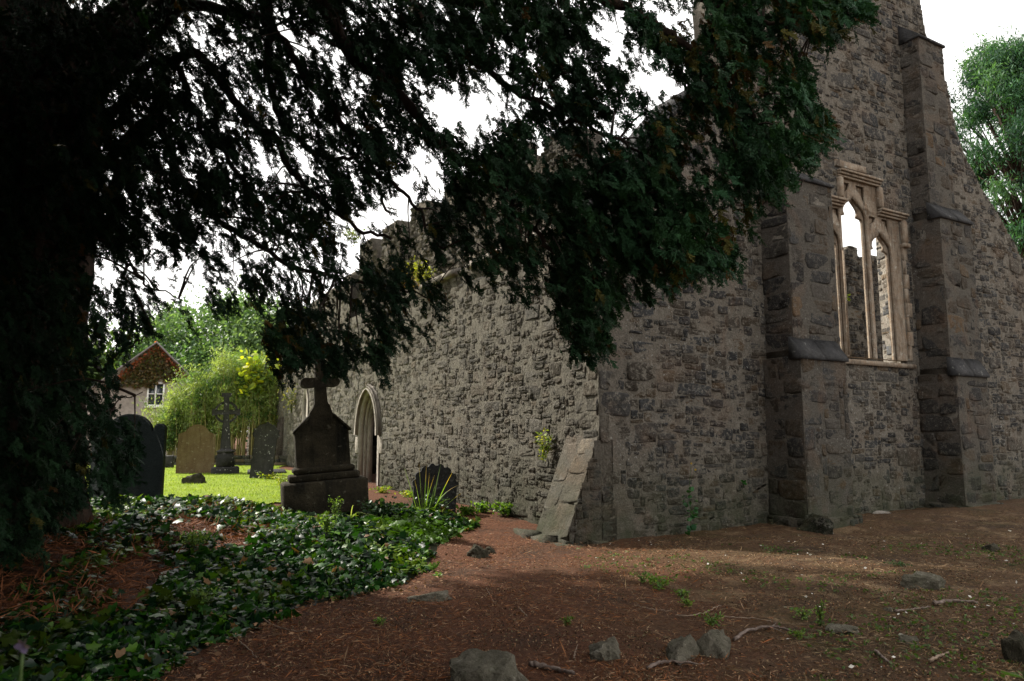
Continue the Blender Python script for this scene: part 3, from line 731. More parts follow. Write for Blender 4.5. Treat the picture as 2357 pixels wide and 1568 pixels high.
dm(.35,(1390,0),(1500,0),(1625,0),(1632,80),(1610,120),(1560,90),(1480,40))
dm(.42,(1345,30),(1400,40),(1470,100),(1560,170),(1440,180),(1380,130))
dm(.10,(1440,165),(1500,150),(1560,190),(1600,215),(1545,262),(1490,240),(1445,215))
dm(.5,(1495,235),(1590,225),(1560,280),(1500,285))
dm(.10,(1394,255),(1480,235),(1490,330),(1470,363),(1425,360),(1400,320))
dm(.45,(1328,262),(1395,262),(1405,365),(1345,363))
dm(.6,(1335,363),(1375,363),(1380,470),(1355,470),(1335,430))
dm(.25,(840,370),(890,370),(885,402),(843,402)); dm(.15,(985,372),(1025,372),(1020,442),(990,440)); dm(.5,(900,330),(990,340),(985,440),(900,420))
dm(.06,(871,469),(942,455),(940,520),(880,580),(866,560)); dm(.35,(781,506),(858,470),(862,560),(850,607),(785,600))
dm(.75,(560,300),(690,300),(760,440),(620,470))
dm(.6,(1540,330),(1650,260),(1690,330),(1640,470),(1560,500))
dm(.55,(1700,150),(1810,180),(1830,330),(1770,280)); dm(.5,(1640,470),(1740,440),(1720,510),(1650,530))
dm(.35,(1730,90),(1850,85),(1850,130),(1780,150),(1740,130)); dm(.35,(1665,0),(1780,0),(1830,20),(1800,40),(1720,30))
dm(.9,(170,700),(340,640),(315,780),(275,860),(285,1150),(170,1150))
dm(.70,(1090,600),(1262,600),(1262,690),(1075,690)); dm(.9,(1010,470),(1260,430),(1300,560),(1250,620),(1060,610))
dm(.25,(860,455),(1000,400),(1056,420),(1000,500),(990,600),(870,620),(820,600))
dm(.30,(1225,300),(1330,290),(1335,430),(1240,400))
SM_=8
gx=np.arange(-300,2060,SM_)+SM_/2; gy=np.arange(-900,1300,SM_)+SM_/2; GX,GY=np.meshgrid(gx,gy)
DD=np.zeros(GX.shape)
for p,d in DM:
    m_=inpoly(GX+16*(vn(GX/26,GY/26,61)-.5)*2,GY+16*(vn(GX/24,GY/24,62)-.5)*2,p); DD[m_]=d
nz=fbm(GX/46,GY/46,71,3); nz2=fbm(GX/17,GY/17,77,2)
DD=DD*np.clip((nz-.30)*3.6+np.clip(DD-.6,0,1)*1.6,0.03,1.8)*np.clip((nz2-.26)*3.2+(DD>.8)*.55,0.05,1.6)
DD=np.where((GX<200)|((GX<430)&(GY<80)),1.5,DD)*(DD>0)
depth_ctl=[(0,400,8.6),(300,300,8.4),(300,900,8.1),(500,200,8.1),(700,300,7.8),(800,700,8.3),(1000,300,7.4),(1000,680,8.3),(1150,500,7.0),(1300,200,6.8),(1350,700,6.8),(1500,400,6.6),(1700,200,6.2),(1700,600,6.4),(1850,350,6.1),(1950,30,5.9),(1000,-500,6.6),(1500,-400,6.0),(200,-300,8),(600,600,8.4)]
dc=np.array(depth_ctl,float)
def depthmap(x,y):
    d2=(x[...,None]-dc[:,0])**2+(y[...,None]-dc[:,1])**2+90.**2; w_=1/d2**1.5
    return (w_*dc[:,2]).sum(-1)/w_.sum(-1)
onfr=(GY>-60)
lam=DD*np.where(onfr,1.15,.12)*(SM_*SM_)/64.*.165
cnt=rng.poisson(lam); jj,ii=np.nonzero(cnt); rep=cnt[jj,ii]
sxp=np.repeat(gx[ii],rep)+rng.uniform(-SM_,SM_,rep.sum()); syp=np.repeat(gy[jj],rep)+rng.uniform(-SM_,SM_,rep.sum())
thick=np.where(sxp<1250,1.5,.9)
syp=syp-np.where((syp>330)&(sxp>380),12,0)
sdp=np.clip(depthmap(sxp,syp)+rng.normal(0,.55,len(sxp))*thick,3.6,10.3)
SP0=atv(sxp,syp,sdp)
# every strand is a short hanging chain of twigs
sdir=np.stack([.35+rng.normal(0,.35,len(SP0)),rng.normal(0,.3,len(SP0)),-.85+rng.normal(0,.25,len(SP0))],-1); sdir/=np.linalg.norm(sdir,axis=1)[:,None]
NC=6; kk=np.arange(NC); L_=rng.uniform(.12,.42,len(SP0))*np.where(syp>330,1.15,1.)
SPt=(SP0[:,None]+sdir[:,None]*((kk/NC-.45)*1.)[None,:,None]*L_[:,None,None]+rng.normal(0,.022,(len(SP0),NC,3))).reshape(-1,3)
SDIR=np.repeat(sdir,NC,0)
print('yew strands',len(SP0),'sprays',len(SPt))
# unseen rest of the crown, above and beside the picture, added for its shade
K=7000
ex=np.stack([rng.uniform(-13,3.2,K),rng.uniform(-3,15,K),rng.uniform(3.5,11,K)],-1)
ell=((ex[:,0]+5)/7.5)**2+((ex[:,1]-7.0)/8)**2+((ex[:,2]-6)/4.6)**2
ex=ex[(ell<1)&(fbm(ex[:,0]*.8+3,ex[:,1]*.8+ex[:,2],91)>.34)]
K=7500   # unseen foliage left of and behind the camera, added to block skylight
e2=np.stack([rng.uniform(-14,.5,K),rng.uniform(-8,6,K),rng.uniform(.4,9,K)],-1)
e2=e2[(np.hypot(e2[:,0]+8,e2[:,1]-2)<9)&(e2[:,0]<-3.2+.0*e2[:,1])|(e2[:,1]<-2.4)]
e3=np.stack([rng.uniform(-8.5,-1.3,7000),rng.uniform(-.5,7,7000),rng.uniform(3.0,8,7000)],-1)  # unseen overhead foliage, added to keep light off the left foreground
e4=np.stack([rng.uniform(-14,-1.5,2600),rng.uniform(11.5,17.3,2600),rng.uniform(12.2,15.6,2600)],-1)   # unseen high foliage, added to stop sun reaching the right-hand ground
ex=np.concatenate([ex,e2,e3,e4])
px_,py_,pd_=proj(ex); outf=(pd_<-.2)|((pd_>1.5)&((px_<-260)|(px_>2620)|(py_<-260)))
ex=ex[outf&(np.linalg.norm(ex-np.array((0,0,CZ)),axis=1)>2.4)]
K2=len(SPt)
allP=np.concatenate([SPt,ex]); big=np.concatenate([np.full(K2,.52),np.full(len(ex),3.2)])
outward=np.stack([allP[:,0]+6.6,(allP[:,1]-9.2)*.4,0*allP[:,0]],-1); outward/=np.linalg.norm(outward,axis=1)[:,None]
Dv=outward*.45+np.array((0,0,-.5))+rng.normal(0,.38,allP.shape); Dv[:K2]+=SDIR*.35
px_,py_,_=proj(allP); 
base=np.array((.011,.030,.009)); alt=np.array((.008,.025,.014)); yel=np.array((.065,.06,.010)); br=np.array((.075,.04,.010))
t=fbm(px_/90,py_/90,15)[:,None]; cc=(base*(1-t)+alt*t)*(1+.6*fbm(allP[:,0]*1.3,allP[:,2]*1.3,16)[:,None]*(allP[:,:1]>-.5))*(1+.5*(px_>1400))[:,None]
cc=cc*rng.uniform(.6,1.5,(len(allP),1))
prob=np.where(px_>1500,.30,.06)*(fbm(px_/60,py_/60,19)>.5); s_=rng.random(len(allP))<prob; cc[s_]=yel*rng.uniform(.5,1.2,(s_.sum(),1)); s2=s_&(rng.random(len(allP))<.3); cc[s2]=br
mb=MB(); S_=rng.uniform(.17,.33,len(allP))*big; which=rng.integers(0,5,len(allP)); RMx=basis(Dv)
for q in range(5):
    m_=which==q; scatter(mb,SPR[q][0],SPR[q][1],allP[m_]-YO-.4*S_[m_,None]*Dv[m_]/np.linalg.norm(Dv[m_],axis=1)[:,None],RMx[m_],S_[m_],cc[m_])
mb.build('crown',M['yewleaf'],yew)
# side branches reaching from the limbs to the foliage
cl_=rng.choice(K2,900,replace=False)
for c_ in cl_:
    p=SPt[c_]; lo=p-LPc; d2=(lo**2).sum(1)+ (lo[:,2]>0)*0.2 + (lo[:,0]<0)*.3
    k_=int(np.argmin(d2)); q=LPc[k_]; L=np.linalg.norm(p-q)
    if L>1.25 or L<.12: continue
    mid=(p+q)/2+np.array((0,0,.13*L))+rng.normal(0,.04*L,3)
    Cv=curve([q,mid,p],7); tube(limbmb[LI[k_]],Cv-YO,np.linspace(.006+.009*L,.0035,7),k=4,cap=False)
for b in limbmb: b.build('branch',M['bark'],yew,smooth=True)
# ------------------------------------------------------------------ ivy bed
IV=[gpt(*q)[:2] for q in ((1025,1232),(1000,1290),(940,1345),(860,1352),(760,1385),(690,1400),(600,1440),(500,1490),(400,1520),(290,1575))]
IV=[tuple(p) for p in IV]+[(-2.6,4.3),(-8.5,4.3),(-10,12.9),(-4.6,13.0),(-3.2,12.0),(-2.2,13.2),(-1.0,12.9),(-.55,12.4),(-.9,11.4)]
IVLIT=[tuple(gpt(*q)[:2]) for q in ((150,1240),(560,1185),(640,1240),(560,1300),(430,1290),(300,1440),(-200,1500),(-200,1300))]
def ivyh(x,y):
    e=np.ones(np.shape(x))*9.
    P=np.array(IV); n_=len(P)
    for i in range(n_):
        a=P[i];b=P[(i+1)%n_]; ab=b-a; t=np.clip(((x-a[0])*ab[0]+(y-a[1])*ab[1])/(ab@ab),0,1)
        e=np.minimum(e,np.hypot(x-a[0]-t*ab[0],y-a[1]-t*ab[1]))
    far=1/(1+np.exp(-(y-8.5)*1.2))
    return (1-np.exp(-e*2.2))*(.12+.22*far)*(.6+.8*fbm(x*1.1,y*1.1,41,3))
def ivy_pts(K,reg,seed):
    r=np.random.default_rng(seed); P=np.array(reg); lo=P.min(0);hi=P.max(0)
    x=r.uniform(lo[0],hi[0],K); y=r.uniform(lo[1],hi[1],K); k=inpoly(x+.7*(vn(x*2.2,y*2.2,9)-.5)+.2*(vn(x*7,y*7,19)-.5),y+.7*(vn(x*2.2,y*2.2,10)-.5),reg); return x[k],y[k]
x,y=ivy_pts(62000,IV,1)
k=~(inpoly(x,y,IVLIT)&(fbm(x*1.6,y*1.6,55)<.56)); x=x[k];y=y[k]
k=~((x<-5.6)&(rng.random(len(x))<.5)); x=x[k];y=y[k]
hgt=ivyh(x,y); z=th(x,y)+hgt*rng.uniform(.35,1.05,len(x))+.02
D=np.stack([rng.normal(0,1,len(x)),rng.normal(-.6,.8,len(x)),rng.normal(-.15,.3,len(x))],-1)
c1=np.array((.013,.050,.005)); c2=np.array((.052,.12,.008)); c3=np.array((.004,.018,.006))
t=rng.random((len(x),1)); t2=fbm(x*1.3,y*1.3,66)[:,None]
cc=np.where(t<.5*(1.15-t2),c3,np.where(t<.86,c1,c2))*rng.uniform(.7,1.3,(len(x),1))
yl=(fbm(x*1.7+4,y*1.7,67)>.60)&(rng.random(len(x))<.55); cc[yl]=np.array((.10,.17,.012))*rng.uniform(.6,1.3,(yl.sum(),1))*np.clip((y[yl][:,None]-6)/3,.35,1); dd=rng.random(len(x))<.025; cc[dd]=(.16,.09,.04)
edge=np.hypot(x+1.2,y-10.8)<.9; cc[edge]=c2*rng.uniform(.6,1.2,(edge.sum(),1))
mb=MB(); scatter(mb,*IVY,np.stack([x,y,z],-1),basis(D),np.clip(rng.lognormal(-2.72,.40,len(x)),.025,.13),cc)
# dark under-layer of stems and old leaves
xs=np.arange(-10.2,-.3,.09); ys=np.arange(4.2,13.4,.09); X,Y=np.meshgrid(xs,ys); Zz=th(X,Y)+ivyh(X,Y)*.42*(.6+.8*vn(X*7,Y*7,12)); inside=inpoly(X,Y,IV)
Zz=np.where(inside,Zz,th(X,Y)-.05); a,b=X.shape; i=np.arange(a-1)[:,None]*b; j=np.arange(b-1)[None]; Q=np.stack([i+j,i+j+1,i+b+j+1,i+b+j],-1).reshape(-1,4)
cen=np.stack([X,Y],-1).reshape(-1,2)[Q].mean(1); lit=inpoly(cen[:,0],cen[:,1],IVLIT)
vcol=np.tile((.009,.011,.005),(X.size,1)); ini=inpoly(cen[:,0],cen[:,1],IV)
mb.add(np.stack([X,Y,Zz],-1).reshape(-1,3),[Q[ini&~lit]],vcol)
nb=MB(); nb.add(np.stack([X,Y,Zz+.01],-1).reshape(-1,3),[Q[ini&lit]],(.06,.026,.014))
K=9000; P=np.array(IVLIT); x=rng.uniform(P[:,0].min(),P[:,0].max(),K*2); y=rng.uniform(P[:,1].min(),P[:,1].max(),K*2); k=inpoly(x,y,IVLIT)&inpoly(x,y,IV); x=x[k];y=y[k];K=len(x)
NE=(np.array([(0,0,0),(.5,.035,.05),(1,0,0),(.5,-.035,.05)],float),np.array([(0,1,2,3)]))
D=np.stack([rng.normal(0,1,K),rng.normal(0,1,K),rng.normal(.15,.3,K)],-1)
scatter(nb,*NE,np.stack([x,y,th(x,y)+ivyh(x,y)*.45+.02+rng.uniform(0,.06,K)],-1),basis(D),rng.uniform(.06,.22,K),np.array((.20,.075,.032))*rng.uniform(.3,1.3,(K,1)))
tag(nb.build('dead_needle_heap',M['litter']),'heap of rusty dead yew sprays lying over the ivy under the tree','dead needles',kind='stuff')
tag(mb.build('ivy',M['ivy']),'glossy dark green ivy spreading over the mound left of the path','ivy',kind='stuff')
# ------------------------------------------------------------------ needle litter, twigs
BLD=lambda x,y: ((x-C0[0])*dR[0]+(y-C0[1])*dR[1]>-.3)&((x-C0[0])*dL[0]+(y-C0[1])*dL[1]>-.05)
K=130000
yy=4.2+9.5*rng.random(K)**1.5; xx=rng.uniform(-1,1,K)*(yy*.80)+.0
k=~(inpoly(xx,yy,IV)&(rng.random(K)<.97)&~inpoly(xx,yy,IVLIT))&~BLD(xx,yy); xx=xx[k];yy=yy[k]
m_=(fbm(xx*1.2,yy*1.2,88)>rng.uniform(.25,.62,len(xx))); xx=xx[m_];yy=yy[m_]
zz=th(xx,yy)+.012+rng.uniform(0,.012,len(xx)); il=inpoly(xx,yy,IVLIT); zz[il]+=ivyh(xx[il],yy[il])*.5
D=np.stack([rng.normal(0,1,len(xx)),rng.normal(0,1,len(xx)),rng.normal(.05,.25,len(xx))],-1)
right=np.clip((xx+1.5*(fbm(xx,yy,33)-.5)-.8)/2,0,1)[:,None]
pal=np.array([(.24,.085,.032),(.30,.13,.055),(.13,.05,.022),(.32,.20,.12)]); pal2=np.array([(.20,.13,.07),(.16,.09,.045),(.11,.065,.035),(.33,.235,.14)])
ch=rng.integers(0,4,len(xx)); cc=np.where(rng.random((len(xx),1))<right,pal2[ch],pal[ch])*rng.uniform(.5,1.2,(len(xx),1))
cc[il]=np.array((.20,.075,.032))*rng.uniform(.4,1.2,(il.sum(),1))
mb=MB(); NE=(np.array([(0,0,0),(.5,.035,.04),(1,0,0),(.5,-.035,.04)],float),np.array([(0,1,2,3)]))
scatter(mb,*NE,np.stack([xx,yy,zz],-1),basis(D),rng.uniform(.03,.10,len(xx))*(.75+.7*(rng.random(len(xx))<.05)),cc)
K=90000; yy=4.2+7*rng.random(K)**1.3; xx=rng.uniform(-1,1,K)*(yy*.80); k=~inpoly(xx,yy,IV)&~BLD(xx,yy)&(fbm(xx*2.1,yy*2.1,203,3)>rng.uniform(.3,.65,K)); xx=xx[k];yy=yy[k];K=len(xx)
pc=np.array([(.05,.022,.012),(.13,.055,.028),(.22,.11,.055),(.30,.20,.12),(.03,.02,.013),(.11,.09,.05)])
scatter(mb,*LEAF4,np.stack([xx,yy,th(xx,yy)+.012],-1),basis(np.stack([rng.normal(0,1,K),rng.normal(0,1,K),rng.normal(.1,.5,K)],-1)),rng.uniform(.008,.026,K),pc[rng.integers(0,6,K)]*rng.uniform(.6,1.3,(K,1)))
# fallen leaves along the ivy edge and pale scraps
K=420; ti=rng.integers(0,9,K); P=np.array(IV); a=P[ti];b=P[ti+1]; q=a+(b-a)*rng.random((K,1))+rng.normal(0,.28,(K,2))+np.array((.12,-.05))
scatter(mb,*LEAF4,np.stack([q[:,0],q[:,1],th(q[:,0],q[:,1])+.03],-1),basis(np.stack([rng.normal(0,1,K),rng.normal(0,1,K),rng.normal(0,.2,K)],-1)),rng.uniform(.03,.065,K),np.array((.20,.115,.065))*rng.uniform(.35,1.3,(K,1)))
K=150; q=np.stack([rng.uniform(1,8,K),rng.uniform(5,12.5,K)],-1); k=~BLD(q[:,0],q[:,1]); q=q[k]; K=len(q)
scatter(mb,*LEAF4,np.stack([q[:,0],q[:,1],th(q[:,0],q[:,1])+.03],-1),basis(np.stack([rng.normal(0,1,K),rng.normal(0,1,K),rng.normal(0,.2,K)],-1)),rng.uniform(.015,.05,K),np.array((.6,.57,.52))*rng.uniform(.6,1.1,(K,1)))
tag(mb.build('leaf_litter',M['litter']),'red brown dead needles, straw and leaf scraps scattered over the ground','leaf litter',kind='stuff')
# small green seedlings over the right-hand ground
mb=MB(); K=5200
x=rng.uniform(.8,7.5,K); y=rng.uniform(4.4,10.5,K); k=(fbm(x*.9+7,y*.9,101,3)>.56-.05*(y<6.5))&~BLD(x,y)&(rng.random(K)<np.where(x>2.2,.8,.35)); x=x[k];y=y[k]; K=len(x)
for r_ in range(4):
    D=np.stack([rng.normal(0,1,K),rng.normal(0,1,K),rng.uniform(.1,.8,K)],-1)
    scatter(mb,*LEAF4,np.stack([x,y,th(x,y)+.012],-1)+rng.normal(0,.012,(K,3))*(1,1,.3),basis(D),rng.uniform(.015,.045,K),np.array((.06,.105,.022))*rng.uniform(.5,1.5,(K,1)))
tag(mb.build('ground_weeds',M['leaf']),'low green seedlings and moss sprigs thinly covering the earth','weeds',kind='stuff')
# lawn grass
mb=MB(); K=60000
y=12.6+16*rng.random(K)**1.4; x=rng.uniform(-17,-3.4,K); k=inpoly(x,y,LAWN); x=x[k];y=y[k];K=len(x)
BL=(np.array([(0,.10,0),(0,-.10,0),(.6,-.06,.05),(1,0,.15),(.6,.06,.05)],float),np.array([(0,1,2,3,4)]))
D=np.stack([rng.normal(0,.5,K),rng.normal(0,.5,K),np.full(K,1.)],-1)
scatter(mb,*BL,np.stack([x,y,th(x,y)+.02],-1),basis(D),rng.uniform(.03,.07,K),(np.array((.15,.24,.03))+np.array((.12,.10,.01))*fbm(x*1.3,y*1.3,14)[:,None])*rng.uniform(.6,1.4,(K,1)))
tag(mb.build('lawn_grass',M['blade']),'short sunlit yellow green grass between the gravestones','grass',kind='stuff')
# ------------------------------------------------------------------ gravestones
def rim(pts,inset):
    c=np.mean(pts,0); return [tuple(np.array(p)+(c-np.array(p))/np.linalg.norm(c-np.array(p))*inset) for p in pts]
def slab(name,outline,thick,mat,parent,bev=.012,holes=()):
    """upright stone: outline in (x,z), rounded arris, y is depth"""
    mb=MB(); 
    bm=bmesh.new(); fr=lambda a,z,d: np.array((a,-d,z))
    m2=MB(); plate(m2,outline,holes,thick/2,-thick/2,fr)
    o=m2.build(name,mat,parent)
    bmod=o.modifiers.new('arris','BEVEL'); bmod.width=bev; bmod.segments=2; bmod.limit_method='ANGLE'; bmod.angle_limit=R(40)
    return o
def arcpts(cx,cz,r,a0,a1,n_,rz=None):
    rz=rz or r; return [(cx+r*math.cos(R(a)),cz+rz*math.sin(R(a))) for a in np.linspace(a0,a1,n_)]
def stone_root(name,p,rz,lean=0,tilt=0):
    o=empty(name,(p[0],p[1],thf(p[0],p[1])-.02),rz); o.rotation_euler=(R(tilt),R(lean),rz); return o
def single(o,p,rz,lean=0,tilt=0):
    o.location=(p[0],p[1],thf(p[0],p[1])-.02); o.rotation_euler=(R(tilt),R(lean),rz); return o
# tall dark double-shouldered headstone
ol=[(-.62,-.3),(.62,-.3),(.62,1.45)]+arcpts(.52,1.45,.10,0,170,8)+arcpts(0,1.36,.40,8,172,18,.36)+arcpts(-.52,1.45,.10,10,180,8)
o=single(slab('headstone',ol,.11,M['gslate'],None),(-6.92,13.1),R(6))
tag(o,'tall dark green slate headstone with rounded top and side shoulders, half hidden by the yew','gravestone')
# tan shouldered stone
ol=[(-.60,-.3),(.60,-.3),(.60,1.30)]+[(.52,1.32),(.42,1.37)]+arcpts(0,1.25,.40,25,155,16,.36)+[(-.42,1.37),(-.52,1.32),(-.60,1.30)]
p=gpt(448,1092); o=single(slab('headstone',ol,.14,M['tan'],None,.015),p,R(24),.6); o.scale=(.93,.93,1.0)
tag(o,'tan sandstone headstone with curved bell top standing in the sunlit grass','gravestone')
# celtic cross
p=gpt(518,1092); cr=stone_root('celtic_cross',p,R(22),-1.5)
sc=1.0
sh=[(-.16,.78),(.16,.78),(.085,1.93),(.24,1.94),(.42,1.90),(.42,2.12),(.24,2.08),(.085,2.09),(.085,2.50),(.15,2.52),(.15,2.62),(-.15,2.62),(-.15,2.52),(-.085,2.50),(-.085,2.09),(-.24,2.08),(-.42,2.12),(-.42,1.90),(-.24,1.94),(-.085,1.93)]
slab('cross',sh,.17,M['lichgrey'],cr)
slab('ring',arcpts(0,2.01,.36,0,345,24),.11,M['lichgrey'],cr,.006,[arcpts(0,2.01,.285,0,345,24)])
mb=MB(); hull(mb,[(sx*.28,sy*.24,z) for z in (.26,) for sx in (1,-1) for sy in (1,-1)]+[(sx*.24,sy*.2,.72) for sx in (1,-1) for sy in (1,-1)]); hull(mb,[(sx*.27,sy*.23,z) for z in (.722,.76) for sx in (1,-1) for sy in (1,-1)]+[(sx*.17,sy*.14,.82) for sx in (1,-1) for sy in (1,-1)])
box(mb,(-.42,-.36,-.3),(.42,.36,.257),bev=.03); mb.build('pedestal',M['lichgrey'],cr)
tag(cr,'grey ringed celtic cross on a tapered pedestal in front of the bamboo','gravestone')
# ledger slab
mb=MB(); box(mb,(-.45,-.9,-.02),(.75,.9,.10),bev=.02); o=mb.build('ledger_slab',M['cap']); p=gpt(570,1094); single(o,(p[0]+.1,p[1]+1.0),R(20),0,0)
tag(o,'flat pale grave slab lying between the ringed cross and the leaning stone','grave slab')
# leaning dark stone
ol=[(-.36,-.3),(.36,-.3),(.37,1.38),(.46,1.50),(.40,1.60),(.43,1.68),(.34,1.72),(.22,1.84),(.10,1.86),(0,1.93),(-.12,1.86),(-.24,1.84),(-.34,1.72),(-.43,1.68),(-.40,1.60),(-.46,1.50),(-.37,1.38)]
p=gpt(600,1103); o=single(slab('headstone',ol,.13,M['lichgrey'],None),p,R(12),4.5)
o.scale=(.84,.84,.86)
tag(o,'dark lichen spotted headstone with scrolled shoulders leaning right before the church','gravestone')
# scalloped dark stone near the wall
pts=[(-.40,-.35),(.40,-.35),(.40,.42)]
for k in range(8):
    a0=-5+k*23.5; c_=(.0+.36*math.cos(R(a0+12)),.50+.34*math.sin(R(a0+12))); pts+=arcpts(c_[0],c_[1],.075,a0-50,a0+74,5)
pts=[q for q in pts]+[(-.40,.42)]
p=(-1.45,13.6); o=single(slab('headstone',pts,.10,M['slate'],None,.008),p,R(12),2); o.location.z+=.0
tag(o,'small nearly black headstone with a scalloped arched top behind the spiky leaves','gravestone')
# big cross monument
p=np.array((-3.10,12.05)); mo=stone_root('cross_monument',p,R(21),-4.0); mo.scale=(1.12,1.1,.97); mo.location.z+=.55
ol=[(-.385,.42),(.385,.42),(.375,1.02),(.16,1.28),(.125,1.42),(.088,1.50),(.078,1.76)]+[(.13,1.76)]+arcpts(.19,1.84,.09,-80,80,7)+[(.09,1.92),(.075,1.92),(.07,2.62),(-.07,2.62),(-.075,1.92),(-.13,1.92)]+arcpts(-.20,1.84,.09,100,260,9)+[(-.11,1.76),(-.082,1.76),(-.095,1.50),(-.12,1.42),(-.17,1.33),(-.19,1.27),(-.395,1.04)]
ol=[(a*1.0,z) for a,z in ol]
slab('cross',ol,.20,M['monu'],mo,.014)
for s in (1,-1): mb=MB(); hull(mb,[(s*x,y,z) for (x,z) in ((.17,1.30),(.41,1.035),(.41,.985),(.17,1.25)) for y in (-.13,.13)]); mb.build('gable_moulding',M['monu'],mo)
mb=MB(); box(mb,(-.44,-.17,.31),(.44,.17,.418),bev=.03); box(mb,(-.50,-.21,.19),(.50,.21,.307),bev=.02); box(mb,(-.60,-.30,-.8),(.60,.30,.187),bev=.03); mb.build('stepped_base',M['monu'],mo)
tag(mo,'large dark stained stone cross on a gabled block and stepped base, rising from the ivy','gravestone')
# ------------------------------------------------------------------ rocks
def rock(px,py,w_,h_,d_,mat,label,name='rock',seed=0,rz=0,sub=4,flat=0,sink=.25,cut=8,pos=None):
    w_*=1.08; d_*=1.15; h_*=1.0
    r=random.Random(seed); bm=bmesh.new(); bmesh.ops.create_icosphere(bm,subdivisions=sub,radius=1)
    pl=[(Vector((r.gauss(0,1),r.gauss(0,1),r.gauss(0,1.1))).normalized(),r.uniform(.5,.8)) for _ in range(cut+3)]
    from mathutils import noise as mn
    for v in bm.verts:
        c=v.co.copy()
        for nn,dd in pl:
            k=c.dot(nn)
            if k>dd: c-=nn*(k-dd)*.93
        c*=1.18+.24*mn.noise(c*1.7+Vector((seed,0,0)))+.16*mn.noise(c*3.6+Vector((seed,3,0)))+.07*mn.noise(c*10)
        v.co=Vector((c.x*w_/2,c.y*d_/2,c.z*h_*(.5+sink)))
    me=bpy.data.meshes.new(name); bm.to_mesh(me); bm.free(); me.materials.append(mat)
    o=bpy.data.objects.new(name,me); link(o)
    p=gpt(px,py) if pos is None else np.array(pos)
    o.location=(p[0],p[1]+d_*.35,thf(p[0],p[1])+h_*(.5-sink)*.25); o.rotation_euler=(R(r.uniform(-6,6)),R(r.uniform(-6,6)),rz)
    return tag(o,label,'rock')
rock(985,1385,.38,.07,.26,M['rock'],'flat grey slab of stone lying by the edge of the ivy',seed=3,rz=.2,cut=6)
rock(1100,1285,.26,.20,.22,M['rockdark'],'dark knobbly rock standing alone in the middle of the path',seed=14)
rock(1128,1275,.13,.10,.12,M['rockdark'],'fist sized dark stone touching the right of the knobbly path rock',seed=15)
rock(1120,1600,.55,.30,.35,M['rock'],'big mossy boulder cut off by the bottom edge of the picture',seed=5,rz=.3)
rock(1390,1522,.19,.18,.17,M['rock'],'small angular rock left of the pair of boulders in the foreground',seed=21)
rock(1575,1522,.29,.19,.2,M['rock'],'slanting oblong boulder, left one of the touching foreground pair',seed=9,rz=.5)
rock(1652,1515,.25,.25,.2,M['rock'],'blocky upright boulder, right one of the touching foreground pair',seed=27)
rock(1948,1460,.20,.085,.16,M['rock'],'low rounded brown stone on the mossy ground right of centre',seed=31)
rock(2134,1358,.42,.16,.22,M['rock'],'long grey block of stone on the brown earth at right',seed=36,rz=-.15)
rock(2290,1270,.20,.12,.16,M['rockdark'],'small dark rock near the right edge before the church',seed=41)
rock(2092,1482,.15,.07,.1,M['rock'],'flat pale stone in the lower right beside dry sticks',seed=44)
rock(2362,1530,.20,.20,.18,M['rockdark'],'mossy rock partly cut off by the right edge',seed=47)
rock(1507,1226,.13,.13,.11,M['rock'],'round cobble at the foot of the wall beneath the flowering weed',seed=51,cut=3)
rock(1535,1222,.16,.09,.1,M['rock'],'flat cobble at the wall foot right of the round cobble',seed=52,cut=3)
rock(1190,1222,.1,.05,.08,M['rock'],'tiny stone on the path near the leafy green plants',seed=53)
rock(440,1116,.66,.42,.3,M['rockdark'],'rough eroded boulder in the grass before the tan headstone',seed=61,sub=4,cut=12)
rock(1893,1228,.5,.30,.35,M['butt'],'broken footing block lying against the left buttress',seed=66,rz=-.7)
rock(2050,1408,.10,.05,.08,M['rock'],'small grey pebble on the brown earth near the long grey block',seed=71)
rock(1060,1526,.06,.04,.05,M['rock'],'tiny pale pebble left of the bottom boulder',seed=72)
rock(1898,1168,.3,.06,.12,M['dress'],'thin pale broken slab under the church window',seed=73,pos=(*loc2w(6.4,-.35),0))
# ------------------------------------------------------------------ sticks and roots
def stick(pix,r0,r1,label,mat='twig',name='stick',lift=.02,forks=0):
    P=[]
    for i,q in enumerate(pix):
        g=gpt(*q[:2]); g[2]+=lift+(q[2] if len(q)>2 else 0); P.append(g)
    Cv=curve(P,22); o0=Cv[0].copy(); Cv[1:-1]+=rng.normal(0,.004,(20,3)); mb=MB(); tube(mb,Cv-o0,np.linspace(r0,r1,22),k=7,wob=.12)
    for k in range(forks):
        i=rng.integers(6,18); d=Cv[i+1]-Cv[i-1]; d=d/np.linalg.norm(d); e=np.array((-d[1],d[0],.15))*rng.choice([-1,1])
        tube(mb,curve([Cv[i]-o0,Cv[i]-o0+d*.05+e*.03,Cv[i]-o0+d*.1+e*.10],6),np.linspace(r1*1.1,.002,6),k=5)
    o=mb.build(name,M[mat],smooth=True); o.location=o0; return tag(o,label,'stick',)
stick([(1222,1535),(1260,1542),(1322,1558)],.022,.012,'thick short stick beside the boulder at the bottom edge','root')
stick([(1490,1545),(1530,1530),(1570,1532),(1620,1535)],.014,.006,'gnarled root below the foreground boulder pair','root',forks=3)
stick([(1690,1478),(1730,1455),(1790,1450),(1830,1462)],.014,.007,'curving root behind the foreground boulder pair','root',forks=2)
stick([(1555,1422),(1605,1420),(1660,1400)],.006,.003,'long pale straw stem in the middle of the ground')
stick([(1460,1398),(1500,1408),(1545,1412)],.006,.003,'pale straw stem next to the green weed patch')
stick([(1665,1425),(1740,1430),(1800,1440)],.005,.003,'thin reddish straw lying above the curving root')
stick([(2150,1395),(2190,1388),(2250,1392)],.02,.012,'thick bare stick near the right edge below the grey block','root')
stick([(2060,1412),(2100,1408),(2140,1402)],.011,.006,'dark crooked stick left of the thick bare stick','root')
